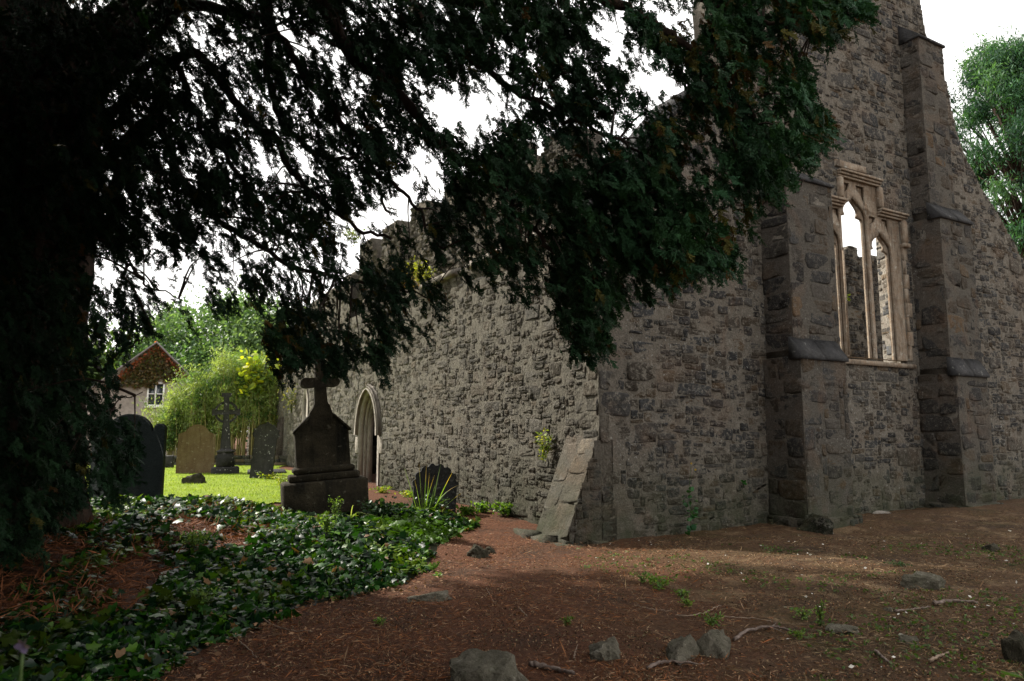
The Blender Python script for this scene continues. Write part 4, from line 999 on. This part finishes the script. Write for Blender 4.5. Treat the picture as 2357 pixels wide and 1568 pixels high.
stick([(2015,1505),(2030,1518),(2045,1530)],.013,.008,'short dark stick in the lower right among seedlings','root')
stick([(2140,1528),(2165,1515),(2185,1508)],.012,.006,'pale snapped stick in the lower right corner area')
stick([(1120,1358),(1130,1380),(1140,1395)],.004,.002,'small curved twig on the path right of the flat slab')
stick([(1195,1405),(1205,1415),(1214,1424)],.005,.003,'short twig in the centre of the path')
stick([(600,1430),(660,1455),(720,1460)],.006,.003,'slender twig poking out below the ivy')
stick([(520,1460),(560,1490),(590,1520)],.006,.003,'slanting twig at the foot of the ivy bed')
stick([(1320,1520),(1325,1505),(1330,1490)],.004,.002,'fine twig left of the small angular rock')
stick([(300,1530),(315,1550),(325,1565)],.02,.015,'dark broken stick in the lower left shadows','root')
stick([(560,1262,.25),(640,1275,.27),(740,1270,.30)],.008,.004,'bare branch lying across the dead needles in the ivy','root')
stick([(640,1300,.2),(660,1290,.28),(690,1275,.34)],.007,.003,'bare twig sticking up through the ivy')
# ------------------------------------------------------------------ plants
def plant(name,base,spec,label,cat='plant',mat='leaf',stemcol=(.07,.12,.03)):
    o=empty(name,tuple(base)); tag(o,label,cat); spec(o); return o
def leafy(base,R_,Hh,nl,size,cols,label,name='plant',cat='plant',seed=0,tmpl=RLEAF,squash=1.,nst=6,mat='leaf',out=.6,group=None):
    r=np.random.default_rng(seed); root=empty(name,tuple(base)); tag(root,label,cat,group)
    st=MB(); lm=MB(); cols=np.array(cols)
    pts=[]
    for s in range(nst):
        a=r.uniform(0,2*math.pi); L=Hh*r.uniform(.6,1.0); e=np.array((math.cos(a)*R_*r.uniform(.2,1),math.sin(a)*R_*squash*r.uniform(.2,1),L))
        Cv=curve([(0,0,-.03),e*np.array((.3,.3,.55)),e],9); tube(st,Cv,np.linspace(.005,.002,9)*(1+Hh),k=5,cap=False); pts.append(Cv)
    P=np.concatenate([c[2:] for c in pts]); i=r.integers(0,len(P),nl); Q=P[i]+r.normal(0,1,(nl,3))*np.array((R_,R_*squash,Hh*.4))*.22
    Q[:,2]=np.maximum(Q[:,2],.01)
    D=np.stack([Q[:,0]*out/R_+r.normal(0,.5,nl),Q[:,1]*out/R_+r.normal(0,.5,nl),r.normal(.15,.35,nl)],-1)
    scatter(lm,*tmpl,Q,basis(D,r),r.uniform(.6,1.25,nl)*size,cols[r.integers(0,len(cols),nl)]*r.uniform(.7,1.3,(nl,1)))
    st.build('stem',M['blade'],root).data.color_attributes['col'].data.foreach_set('color',np.tile((.08,.10,.03,1),st.n))
    lm.build('foliage',M[mat],root); return root
G1=[(.10,.20,.025),(.16,.26,.03),(.07,.15,.02)]; G2=[(.03,.09,.02),(.05,.12,.03)]; GY=[(.30,.32,.03),(.22,.27,.03),(.38,.33,.04)]
# spiky iris clump
b=np.array((-1.5,12.6)); bz=thf(*b)+.12
root=empty('iris_clump',(b[0],b[1],bz)); tag(root,'clump of long upright sword shaped leaves before the scalloped headstone','plant')
lm=MB()
def blade(mb,p,d,L,w_,droop,col,tip=None):
    n_=9; s=np.cross(d,(0,0,1.)); s=s/(np.linalg.norm(s)+1e-6); V=[];
    for i in range(n_):
        t=i/(n_-1); c=np.array(p)+np.array(d)*L*t+np.array((d[0],d[1],0))*droop*L*t*t+np.array((0,0,-droop*L*.9*t**2.2)); ww=w_*(1-t**2.5)*(.7+.3*math.sin(t*3))
        V+=[c-s*ww,c+s*ww]
    C=np.tile(col,(2*n_,1)); 
    if tip is not None: C[-6:]=tip
    mb.add(V,[np.array([(2*i,2*i+1,2*i+3,2*i+2) for i in range(n_-1)])],C)
for (dx,L,dr) in ((-.75,.85,.05),(-.55,.95,.0),(-.30,.75,.1),(-.05,1.0,0),(.04,.9,.02),(.18,.95,.05),(.12,.75,0),(.35,.80,.1),(.5,.95,.1),(.7,.9,.35),(.9,.95,.5),(-.65,.6,.3),(.62,.6,.15),(-.1,.6,.1),(.9,.7,.2),(-.42,.9,.03),(.28,.6,.05)):
    d=np.array((dx*.75+rng.normal(0,.03),rng.normal(-.1,.2),1.)); d/=np.linalg.norm(d)
    blade(lm,(rng.normal(0,.05)+dx*.12,rng.normal(0,.05),-.05),d,L*1.05,.019,dr,np.array((.13,.22,.035))*rng.uniform(.6,1.3),np.array((.35,.25,.06)) if rng.random()<.6 else None)
lm.build('foliage',M['blade'],root)
leafy((-1.35,12.75,thf(-1.35,12.75)),.30,.42,420,.05,[(.02,.05,.018),(.035,.075,.022)],'dark small leaved bush at the foot of the scalloped headstone','bush','bush',2,nst=14,mat='ivy')
leafy((-2.1,11.3,thf(-2.1,11.3)+.15),.28,.34,320,.06,[(.02,.05,.018),(.03,.06,.02)],'dark bushy tuft rising from the ivy near the cross monument','bush','bush',3,nst=12,mat='ivy')
root=empty('grass_tuft',(-2.4,10.9,thf(-2.4,10.9)+.2)); tag(root,'pale arching grass blades curling out of the ivy','plant'); lm=MB()
for dx,L,dr in ((-.5,.45,.8),(.4,.5,.9),(.1,.55,.6),(-.9,.4,.6),(.8,.45,.7),(-.2,.35,.9)):
    d=np.array((dx,-.2,1.)); d/=np.linalg.norm(d); blade(lm,(0,0,0),d,L,.009,dr,np.array((.22,.26,.10))*rng.uniform(.7,1.2))
lm.build('foliage',M['blade'],root)
P_=[((1110,1172),.20,.20),((1160,1180),.30,.26),((1205,1180),.26,.26),((1075,1178),.18,.16)]
LB=['bright green leafy nettle patch, second from the left along the wall foot','lush bright green herb mound at the wall foot beside the corner footing','bright green herbs touching the battered corner footing','small bright green herb at the left of the wall foot row']
for k,((px,py),rr,hh) in enumerate(P_):
    p=gpt(px,py+8); leafy((p[0],p[1],p[2]),rr,hh,230,.055,G1,LB[k],'herb','plant',20+k,nst=9)
for k,(px,py,rr,hh,lab) in enumerate(((880,1135,.3,.14,'yellow green seedlings on the earth right of the cross monument'),(940,1145,.3,.14,'yellow green low weeds between the monument and the iris'),(650,1118,.4,.25,'yellow green weed clump at the lawn edge left of the monument'),(915,1128,.25,.12,'short yellow weeds near the church doorway'),(620,1105,.3,.2,'weeds growing round the foot of the leaning headstone'))):
    p=gpt(px,py); leafy(p,rr,hh,160,.05,[(.20,.26,.03),(.28,.28,.04),(.12,.2,.03)],lab,'weed','plant',30+k,nst=8)
# fern tuft on the long wall
q=loc2w(-.22,1.9); q3=np.array((*loc2w(-.16,1.35),1.10))
leafy(q3,.14,.50,230,.055,[(.20,.26,.04),(.33,.33,.06),(.12,.2,.03)],'yellow green wall plant growing out of the masonry above the corner footing','wall_plant','plant',41,nst=7,tmpl=LEAF4)
# golden shrubs on the cornice
for k,(v,zz,lab,cs) in enumerate(((6.6,5.05,'bright yellow green fern tuft at the end of the string course',[(.30,.32,.04),(.22,.26,.03)]),(7.3,5.0,'orange and gold shrub growing on the church wall',[(.34,.22,.05),(.40,.30,.07),(.28,.15,.05)]))):
    q=loc2w(-.22,v); leafy((q[0],q[1],zz),.42,.55,420,.07,cs,lab,'wall_plant','plant',45+k,tmpl=LEAF4,nst=9)
for k,(v,zz,lab) in enumerate(((12.1,7.30,'mossy green growth on the lowest battlement'),(19.5,2.3,'yellow ivy hanging on the far end of the church wall'),(22.4,1.2,'green creeper over the sloping far buttress'))):
    q=loc2w(-.15,v); leafy((q[0],q[1],zz),.45,.5 if k==0 else 1.2,360,.08,[(.09,.14,.03),(.16,.18,.04)] if k==0 else [(.16,.18,.05),(.25,.22,.07),(.09,.12,.03)],lab,'wall_plant','plant',48+k,tmpl=LEAF4,nst=9)
# weed with yellow flowers against the gable
p=np.array((*loc2w(1.62,-.16),0)); p[2]=thf(p[0],p[1])
root=empty('flowering_weed',tuple(p)); tag(root,'tall thin weed with yellow flowers against the gable wall','plant')
mb=MB(); S1=curve([(0,0,-.02),(.03,0,.35),(.02,-.02,.75),(.06,-.02,1.12)],16); tube(mb,S1,np.linspace(.007,.002,16),(.06,.11,.03),k=5); S2=curve([(.03,-.02,.8),(.09,-.02,.95),(.12,-.03,1.02)],6); tube(mb,S2,.002,(.06,.11,.03),k=4); mb.build('stem',M['blade'],root)
lm=MB(); r=np.random.default_rng(5); Q=np.concatenate([S1[r.integers(0,11,34)]+r.normal(0,.045,(34,3)),S1[r.integers(2,8,14)]+r.normal(0,.07,(14,3))]); D=np.stack([Q[:,0]+r.normal(0,.6,len(Q)),-abs(r.normal(0,.5,len(Q))),r.normal(0,.4,len(Q))],-1)
scatter(lm,*RLEAF,Q,basis(D,r),r.uniform(.04,.10,len(Q)),np.array((.035,.11,.035))*r.uniform(.6,1.5,(len(Q),1))); 
for q,s in (((.14,-.08,.30),.15),((-.13,-.06,.32),.12),((.10,-.07,.14),.1),((-.1,-.07,.12),.1)): scatter(lm,*RLEAF,np.array([(.02,-.02,q[2])]),basis(np.array([(q[0],q[1],-.02)]),r),[s],np.array([(.05,.14,.07)]))
lm.build('foliage',M['leaf'],root)
for c_ in (S1[-1],S2[-1]):
    fm=MB(); a=np.linspace(0,2*math.pi,9)[:-1]; D=np.stack([np.cos(a),-.4+0*a,np.sin(a)],-1); scatter(fm,*LEAF4,np.tile(c_,(8,1)),basis(D,r),[.02]*8,np.tile((.75,.50,.02),(8,1))); fm.build('flower',M['leaf'],root)
q=np.array((*loc2w(3.0,-.05),.68)); leafy(q,.05,.09,16,.045,[(.04,.15,.03)],'tiny green sprig rooted in the gable wall left of the buttress','wall_plant','plant',56,nst=3)
q=np.array((*loc2w(12.9,4.85),5.4)); leafy(q,.22,.3,120,.09,[(.2,.28,.03)],'yellow green fern on the inner wall seen through the window','wall_plant','plant',57,tmpl=LEAF4)
# weeds on the ground at right
gl=[(1520,1355,.16,.13,'fine feathery green weeds in the middle of the bare ground'),(1480,1342,.10,.09,'small weed sprig left of the feathery weeds'),(1570,1375,.12,.08,'low leafy weeds right of the feathery weeds'),(1585,1398,.07,.07,'bright green rosette below the feathery weeds'),(2068,1303,.14,.05,'dark green creeping weed before the right buttress'),(1640,1440,.12,.10,'light green weeds behind the foreground boulders'),(1850,1425,.12,.08,'weed patch right of the curving root'),(1890,1440,.05,.20,'upright green weed stalk near the low brown stone'),(1838,1470,.07,.06,'bright green star shaped weed left of the low brown stone'),(1305,1438,.04,.06,'single seedling on the path') ,(875,1440,.05,.06,'small seedling by the left edge of the path'),(1010,1330,.06,.05,'green sprig at the ivy edge by the path'),(460,1420,.16,.12,'light green leaves at the front of the ivy bed'),(750,1290,.16,.22,'light yellow green stalks rising from the ivy'),(770,1245,.12,.25,'upright pale green leaves among the ivy'),(440,1300,.22,.16,'large soft green leaves on the dead needle heap')]
for k,(px,py,rr,hh,lab) in enumerate(gl):
    p=gpt(px,py); zz=p[2]+(.12 if 'ivy' in lab and 'sprig' not in lab else 0)+(.22 if 'rising' in lab or 'among' in lab or 'heap' in lab else 0)
    leafy((p[0],p[1],zz),rr,hh,int(60+900*rr*hh*6),.03 if rr<.15 else .045,[(.10,.18,.035),(.07,.14,.03),(.16,.24,.05)] if k!=4 else [(.03,.08,.03)],lab,'weed','plant',60+k,tmpl=LEAF4,nst=7)
# ------------------------------------------------------------------ background
def crown_tree(name,base,h,rx,ry,z0,n_leaf,size,cols,label,seed,trunk_r=.25,clumps=40,droop=0,tmpl=LEAF4,group=None,taper=0.,sgf=.22):
    r=np.random.default_rng(seed); root=empty(name,tuple(base)); tag(root,label,'tree',group)
    mb=MB(); top=h*.85; wob_x=r.normal(0,.2,2)
    tc=curve([(0,0,-.3),(wob_x[0],wob_x[1],h*.4),(0,0,top)],14); tube(mb,tc,np.linspace(trunk_r,trunk_r*.15,14),k=8,wob=.05)
    C=[]
    for k in range(clumps):
        t=r.random()**.8; z=z0+(h-z0)*t; a=r.uniform(0,2*math.pi); prof=math.sqrt(max(.02,1-((t-.38)/.64)**2))*(1-taper*t); rad=prof*r.uniform(.45,1.)
        C.append((rx*rad*math.cos(a),ry*rad*math.sin(a),z))
        j=min(13,int(13*(z*.8/top))) ; tube(mb,curve([tc[j],(tc[j]+np.array(C[-1]))/2+np.array((0,0,.15)),C[-1]],6),np.linspace(trunk_r*.3,.01,6),k=5,cap=False)
    mb.build('trunk',M['bark'],root,smooth=True)
    C=np.array(C); i=r.integers(0,clumps,n_leaf); sg=min(rx,ry)*sgf
    Q=C[i]+r.normal(0,sg,(n_leaf,3))*np.array((1,1,.75 if not droop else 1.1)); D=r.normal(0,1,(n_leaf,3)); D[:,2]-=droop
    cols=np.array(cols); ci=r.integers(0,len(cols),clumps); cc=cols[ci[i]]*r.uniform(.6,1.35,(n_leaf,1))
    mb=MB(); scatter(mb,*tmpl,Q,basis(D,r),r.uniform(.6,1.4,n_leaf)*size,cc); mb.build('crown',M['leaf'],root); return root
def gnd(x,y): return (x,y,thf(x,y))
# weeping evergreen right of the gable
crown_tree('evergreen_tree',gnd(22.6,30.5),19.0,4.0,3.6,5.5,90000,.22,[(.04,.11,.055),(.075,.165,.085),(.02,.06,.035)],'tall drooping blue green evergreen rising behind the right end of the gable',71,.35,190,droop=1.1,sgf=.085,tmpl=(np.array([(0,0,0),(.5,.11,.0),(1,0,-.04),(.5,-.11,.0)],float),np.array([(0,1,2,3)])))
crown_tree('broadleaf_tree',gnd(-21.,52),9.8,7.2,5.5,1.0,60000,.28,[(.075,.15,.06),(.10,.18,.075),(.13,.21,.10)],'rounded pale green broadleaf tree beyond the bamboo and cottage',72,.3,70,group=None)
crown_tree('conifer_tree',gnd(-26.5,56),10.3,2.2,2.2,2,7000,.45,[(.05,.09,.07),(.07,.11,.08)],'slim grey green conifer showing above the cottage roof',73,.2,50,droop=.3,taper=.7)
crown_tree('broadleaf_tree',gnd(-33,48),8.8,5.5,5,1,14000,.5,[(.06,.11,.03),(.09,.14,.04)],'green tree glimpsed through the yew boughs at the far left',74,.3,45)
crown_tree('broadleaf_tree',gnd(-12,60),9.2,7,5,1,30000,.34,[(.05,.10,.04),(.07,.12,.05)],'dark green tree directly behind the bamboo clump',75,.3,50)
crown_tree('broadleaf_tree',gnd(-1.5,44),13.2,4.2,4,6,9000,.45,[(.35,.26,.06),(.26,.22,.05),(.05,.10,.04)],'golden leaved tree peeping over the church wall by the aisle gable',76,.3,40)
for k,x_ in enumerate((-46,-60)): crown_tree('broadleaf_tree',gnd(x_,50+5*k),9,7,6,1,9000,.6,[(.05,.09,.03),(.07,.12,.04)],('dark hedge like tree behind the yew trunk','farthest left tree behind the yew trunk')[k],80+k,.3,40)
crown_tree('evergreen_tree',gnd(38,42),13,7,6,1,9000,.7,[(.03,.07,.04),(.05,.10,.05)],'lower dark green tree under the drooping evergreen at the far right',83,.4,40)
# yellow vine-leaved shrub by the annexe
leafy(at(585,925,30.5),1.0,1.9,420,.24,[(.42,.42,.03),(.30,.36,.04),(.2,.3,.05)],'large leaved bright yellow shrub at the end of the church wall','shrub','shrub',84,nst=9,out=.4)
# bamboo
root=empty('bamboo_clump',gnd(-12.7,30.9)); tag(root,'dense feathery yellow green bamboo clump behind the ringed cross','bamboo'); r=np.random.default_rng(90)
mb=MB(); tops=[]
for k in range(230):
    x_=r.uniform(-2.5,2.6); y_=r.uniform(-.6,1.1); hh=float(np.interp(x_,[-3,-1.8,-1,.6,2.6],[1.6,2.6,3.5,4.4,3.9]))+r.uniform(-.6,.35); dx=r.normal(0,.35)
    Cv=curve([(x_,y_,-.1),(x_+dx*.3,y_,hh*.6),(x_+dx,y_+r.normal(0,.2),hh)],8); tube(mb,Cv,np.linspace(.022,.006,8),k=4,cap=False); tops.append(Cv)
mb.build('culm',M['culm'],root,smooth=True)
T=np.concatenate([c[2:] for c in tops]); K=60000; i=r.integers(0,len(T),K); Q=T[i]+r.normal(0,.17,(K,3)); k=(Q[:,2]>.5+.7*r.random(K)*(Q[:,0]>.3)+.9*(Q[:,0]>1.2)); Q=Q[k];K=len(Q)
cols=np.array([(.15,.24,.075),(.24,.31,.11),(.09,.16,.05)]); ci=(fbm(Q[:,0]*2,Q[:,2]*2,7)*3.2).astype(int)%3
lm=MB(); D=r.normal(0,1,(K,3)); D[:,2]+=.9; scatter(lm,np.array([(0,0,0),(.4,.12,0),(1,0,-.08),(.4,-.12,0)],float),np.array([(0,1,2,3)]),Q,basis(D,r),r.uniform(.09,.2,K),cols[ci]*r.uniform(.6,1.4,(K,1)))
lm.build('foliage',M['leaf'],root)
# churchyard wall
mb=MB(); r=np.random.default_rng(95)
for row in range(4):
    x_=-20.
    while x_<-8.4:
        w_=r.uniform(.2,.5); hh=.14; box(mb,(x_,28.9+r.uniform(-.03,.03),.1+row*.13),(x_+w_-.02,29.3,.1+row*.13+hh-.01),PAL[r.integers(0,8)]*1.8,jit=.015,bev=.015); x_+=w_
box(mb,(-20,29.0,-.2),(-8.4,29.28,.55),(.12,.11,.09)); o=mb.build('stone_wall',M['side']); tag(o,'low rubble stone wall between the lawn and the bamboo','wall')
# small block stones behind lawn
for k,(px,py,w_,h_,lab,mt) in enumerate(((384,1078,.42,.46,'squat dark block gravestone left of the tan headstone','lichgrey'),(560,1068,.5,.18,'low pale kerb stone behind the ringed cross','cap'))):
    p=gpt(px,py); mb=MB(); box(mb,(-w_/2,-.12,-.2),(w_/2,.12,h_),jit=.02,bev=.02); o=mb.build('grave_marker',M[mt]); o.location=(p[0],p[1],p[2]); o.rotation_euler=(0,0,.2); tag(o,lab,'gravestone')
# cottage
cot=empty('cottage',gnd(-20.0,40)); cot.rotation_euler=(0,0,R(33)); cot.scale=(.88,.88,.96); cot.location.z-=.35; tag(cot,'small stone cottage with creeper covered gable at the far left of the lawn','cottage')
CT=[(-3.4,-.3),(3.0,-.3),(3.0,4.2),(.4,6.6),(-.0,6.75),(-.4,6.6),(-3.4,4.2)]
mb=MB(); Wn=[(-.35,3.2),(.65,3.2),(.65,4.6),(-.35,4.6)]
plate(mb,[(a,z) for a,z in CT],[Wn],0,-.4,fp); box(mb,(-3.38,.41,-.3),(2.98,8,4.15)); mb.build('wall',M['cottage'],cot)
mb=MB(); 
for s,x_ in ((1,3.35),(-1,-3.75)):
    hull(mb,[(a,y,z) for (a,z) in ((0,6.98),(x_,3.95),(0,6.86),(x_,3.83)) for y in (-.25,8.2)])
mb.build('roof',M['roof'],cot)
mb=MB()
for (a,b,c_,d_) in ((.15,2.9,1.15,3.0),(.15,4.2,1.15,4.3),(.15,3.0,.25,4.2),(1.05,3.0,1.15,4.2),(.60,3.0,.68,4.2),(.68,3.6,1.05,3.65),(.25,3.6,.6,3.65)): box(mb,(a-.498,-.03,b+.302),(c_-.502,.08,d_+.298))
box(mb,(-.45,-.12,3.12),(.75,.05,3.195)); f_=mb.build('window',M['white'],cot); mb=MB(); box(mb,(-.3,.085,3.25),(.6,.1,4.55)); mb.build('pane',M['glass'],f_)
r=np.random.default_rng(97); K=9000; a=r.uniform(-3.4,2.6,K); z=r.uniform(3.4,7.0,K); k=(z<6.75-abs(a)*.98+.15)&(z>4.85+.35*(fbm(a*1.5,a*0,5)-.5)*4-.3*(a<0))&(a<1.9-.0*z); a=a[k];z=z[k];K=len(a)
mb=MB(); t=np.clip((z-(6.3-abs(a)*.98))/.6,0,1)[:,None]; cc=(np.array((.13,.09,.035))*(1-t)+np.array((.36,.10,.05))*t)*r.uniform(.5,1.4,(K,1)); g=r.random(K)<.25; cc[g]=np.array((.08,.10,.03))
D=r.normal(0,1,(K,3)); D[:,2]-=.8; scatter(mb,*RLEAF,np.stack([a,-.05-.12*r.random(K),z],-1),basis(D,r),r.uniform(.09,.18,K),cc); mb.build('creeper',M['leaf'],cot)
# ------------------------------------------------------------------ out-of-focus things close to the lens
rock(0,0,.34,.5,.3,M['rockdark'],'blurred mossy stone top close to the lens in the lower left corner','boundary_stone',seed=88,pos=(-.66,.86,0))
o=bpy.data.objects['boundary_stone']; o.location=(-.68,.95,.775); o.scale=(.9,.9,1.9); 
root=empty('wild_flower',(-.60,.92,1.22)); tag(root,'blurred small purple flower above the mossy stone at lower left','flower')
mb=MB(); tube(mb,curve([(0,0,-.05),(.0,0,.05),(.0,0,.115)],6),.0022,(.1,.16,.05),k=5); mb.build('stem',M['blade'],root)
fm=MB(); a=np.linspace(0,2*math.pi,7)[:-1]; scatter(fm,*RLEAF,np.tile((0,0,.118),(6,1)),basis(np.stack([np.cos(a),-.3+0*a,np.sin(a)],-1),r),[.010]*6,np.tile((.12,.09,.16),(6,1))); fm.build('petal',M['leaf'],root)
p=at(2330,1545,1.25); root=empty('weed',(p[0]+.02,p[1],thf(p[0],p[1]))); tag(root,'blurred tall green weed tip close to the lens in the lower right corner','plant')
mb=MB(); tube(mb,curve([(0,0,0),(.03,0,.6),(0,0,p[2])],10),.003,(.06,.12,.03),k=5); mb.build('stem',M['blade'],root)
lm=MB(); scatter(lm,*RLEAF,np.array([(0,0,p[2]-.01),(0,0,p[2]-.05),(0,0,p[2]-.12),(0,0,p[2]-.3),(.01,0,p[2]-.45)]),basis(np.array([(-1,0,.3),(1,-.2,.1),(.5,.3,-.2),(-1,.2,0),(1,0,0)],float),r),[.04,.045,.05,.06,.07],np.tile((.07,.16,.03),(5,1))); lm.build('foliage',M['leaf'],root)
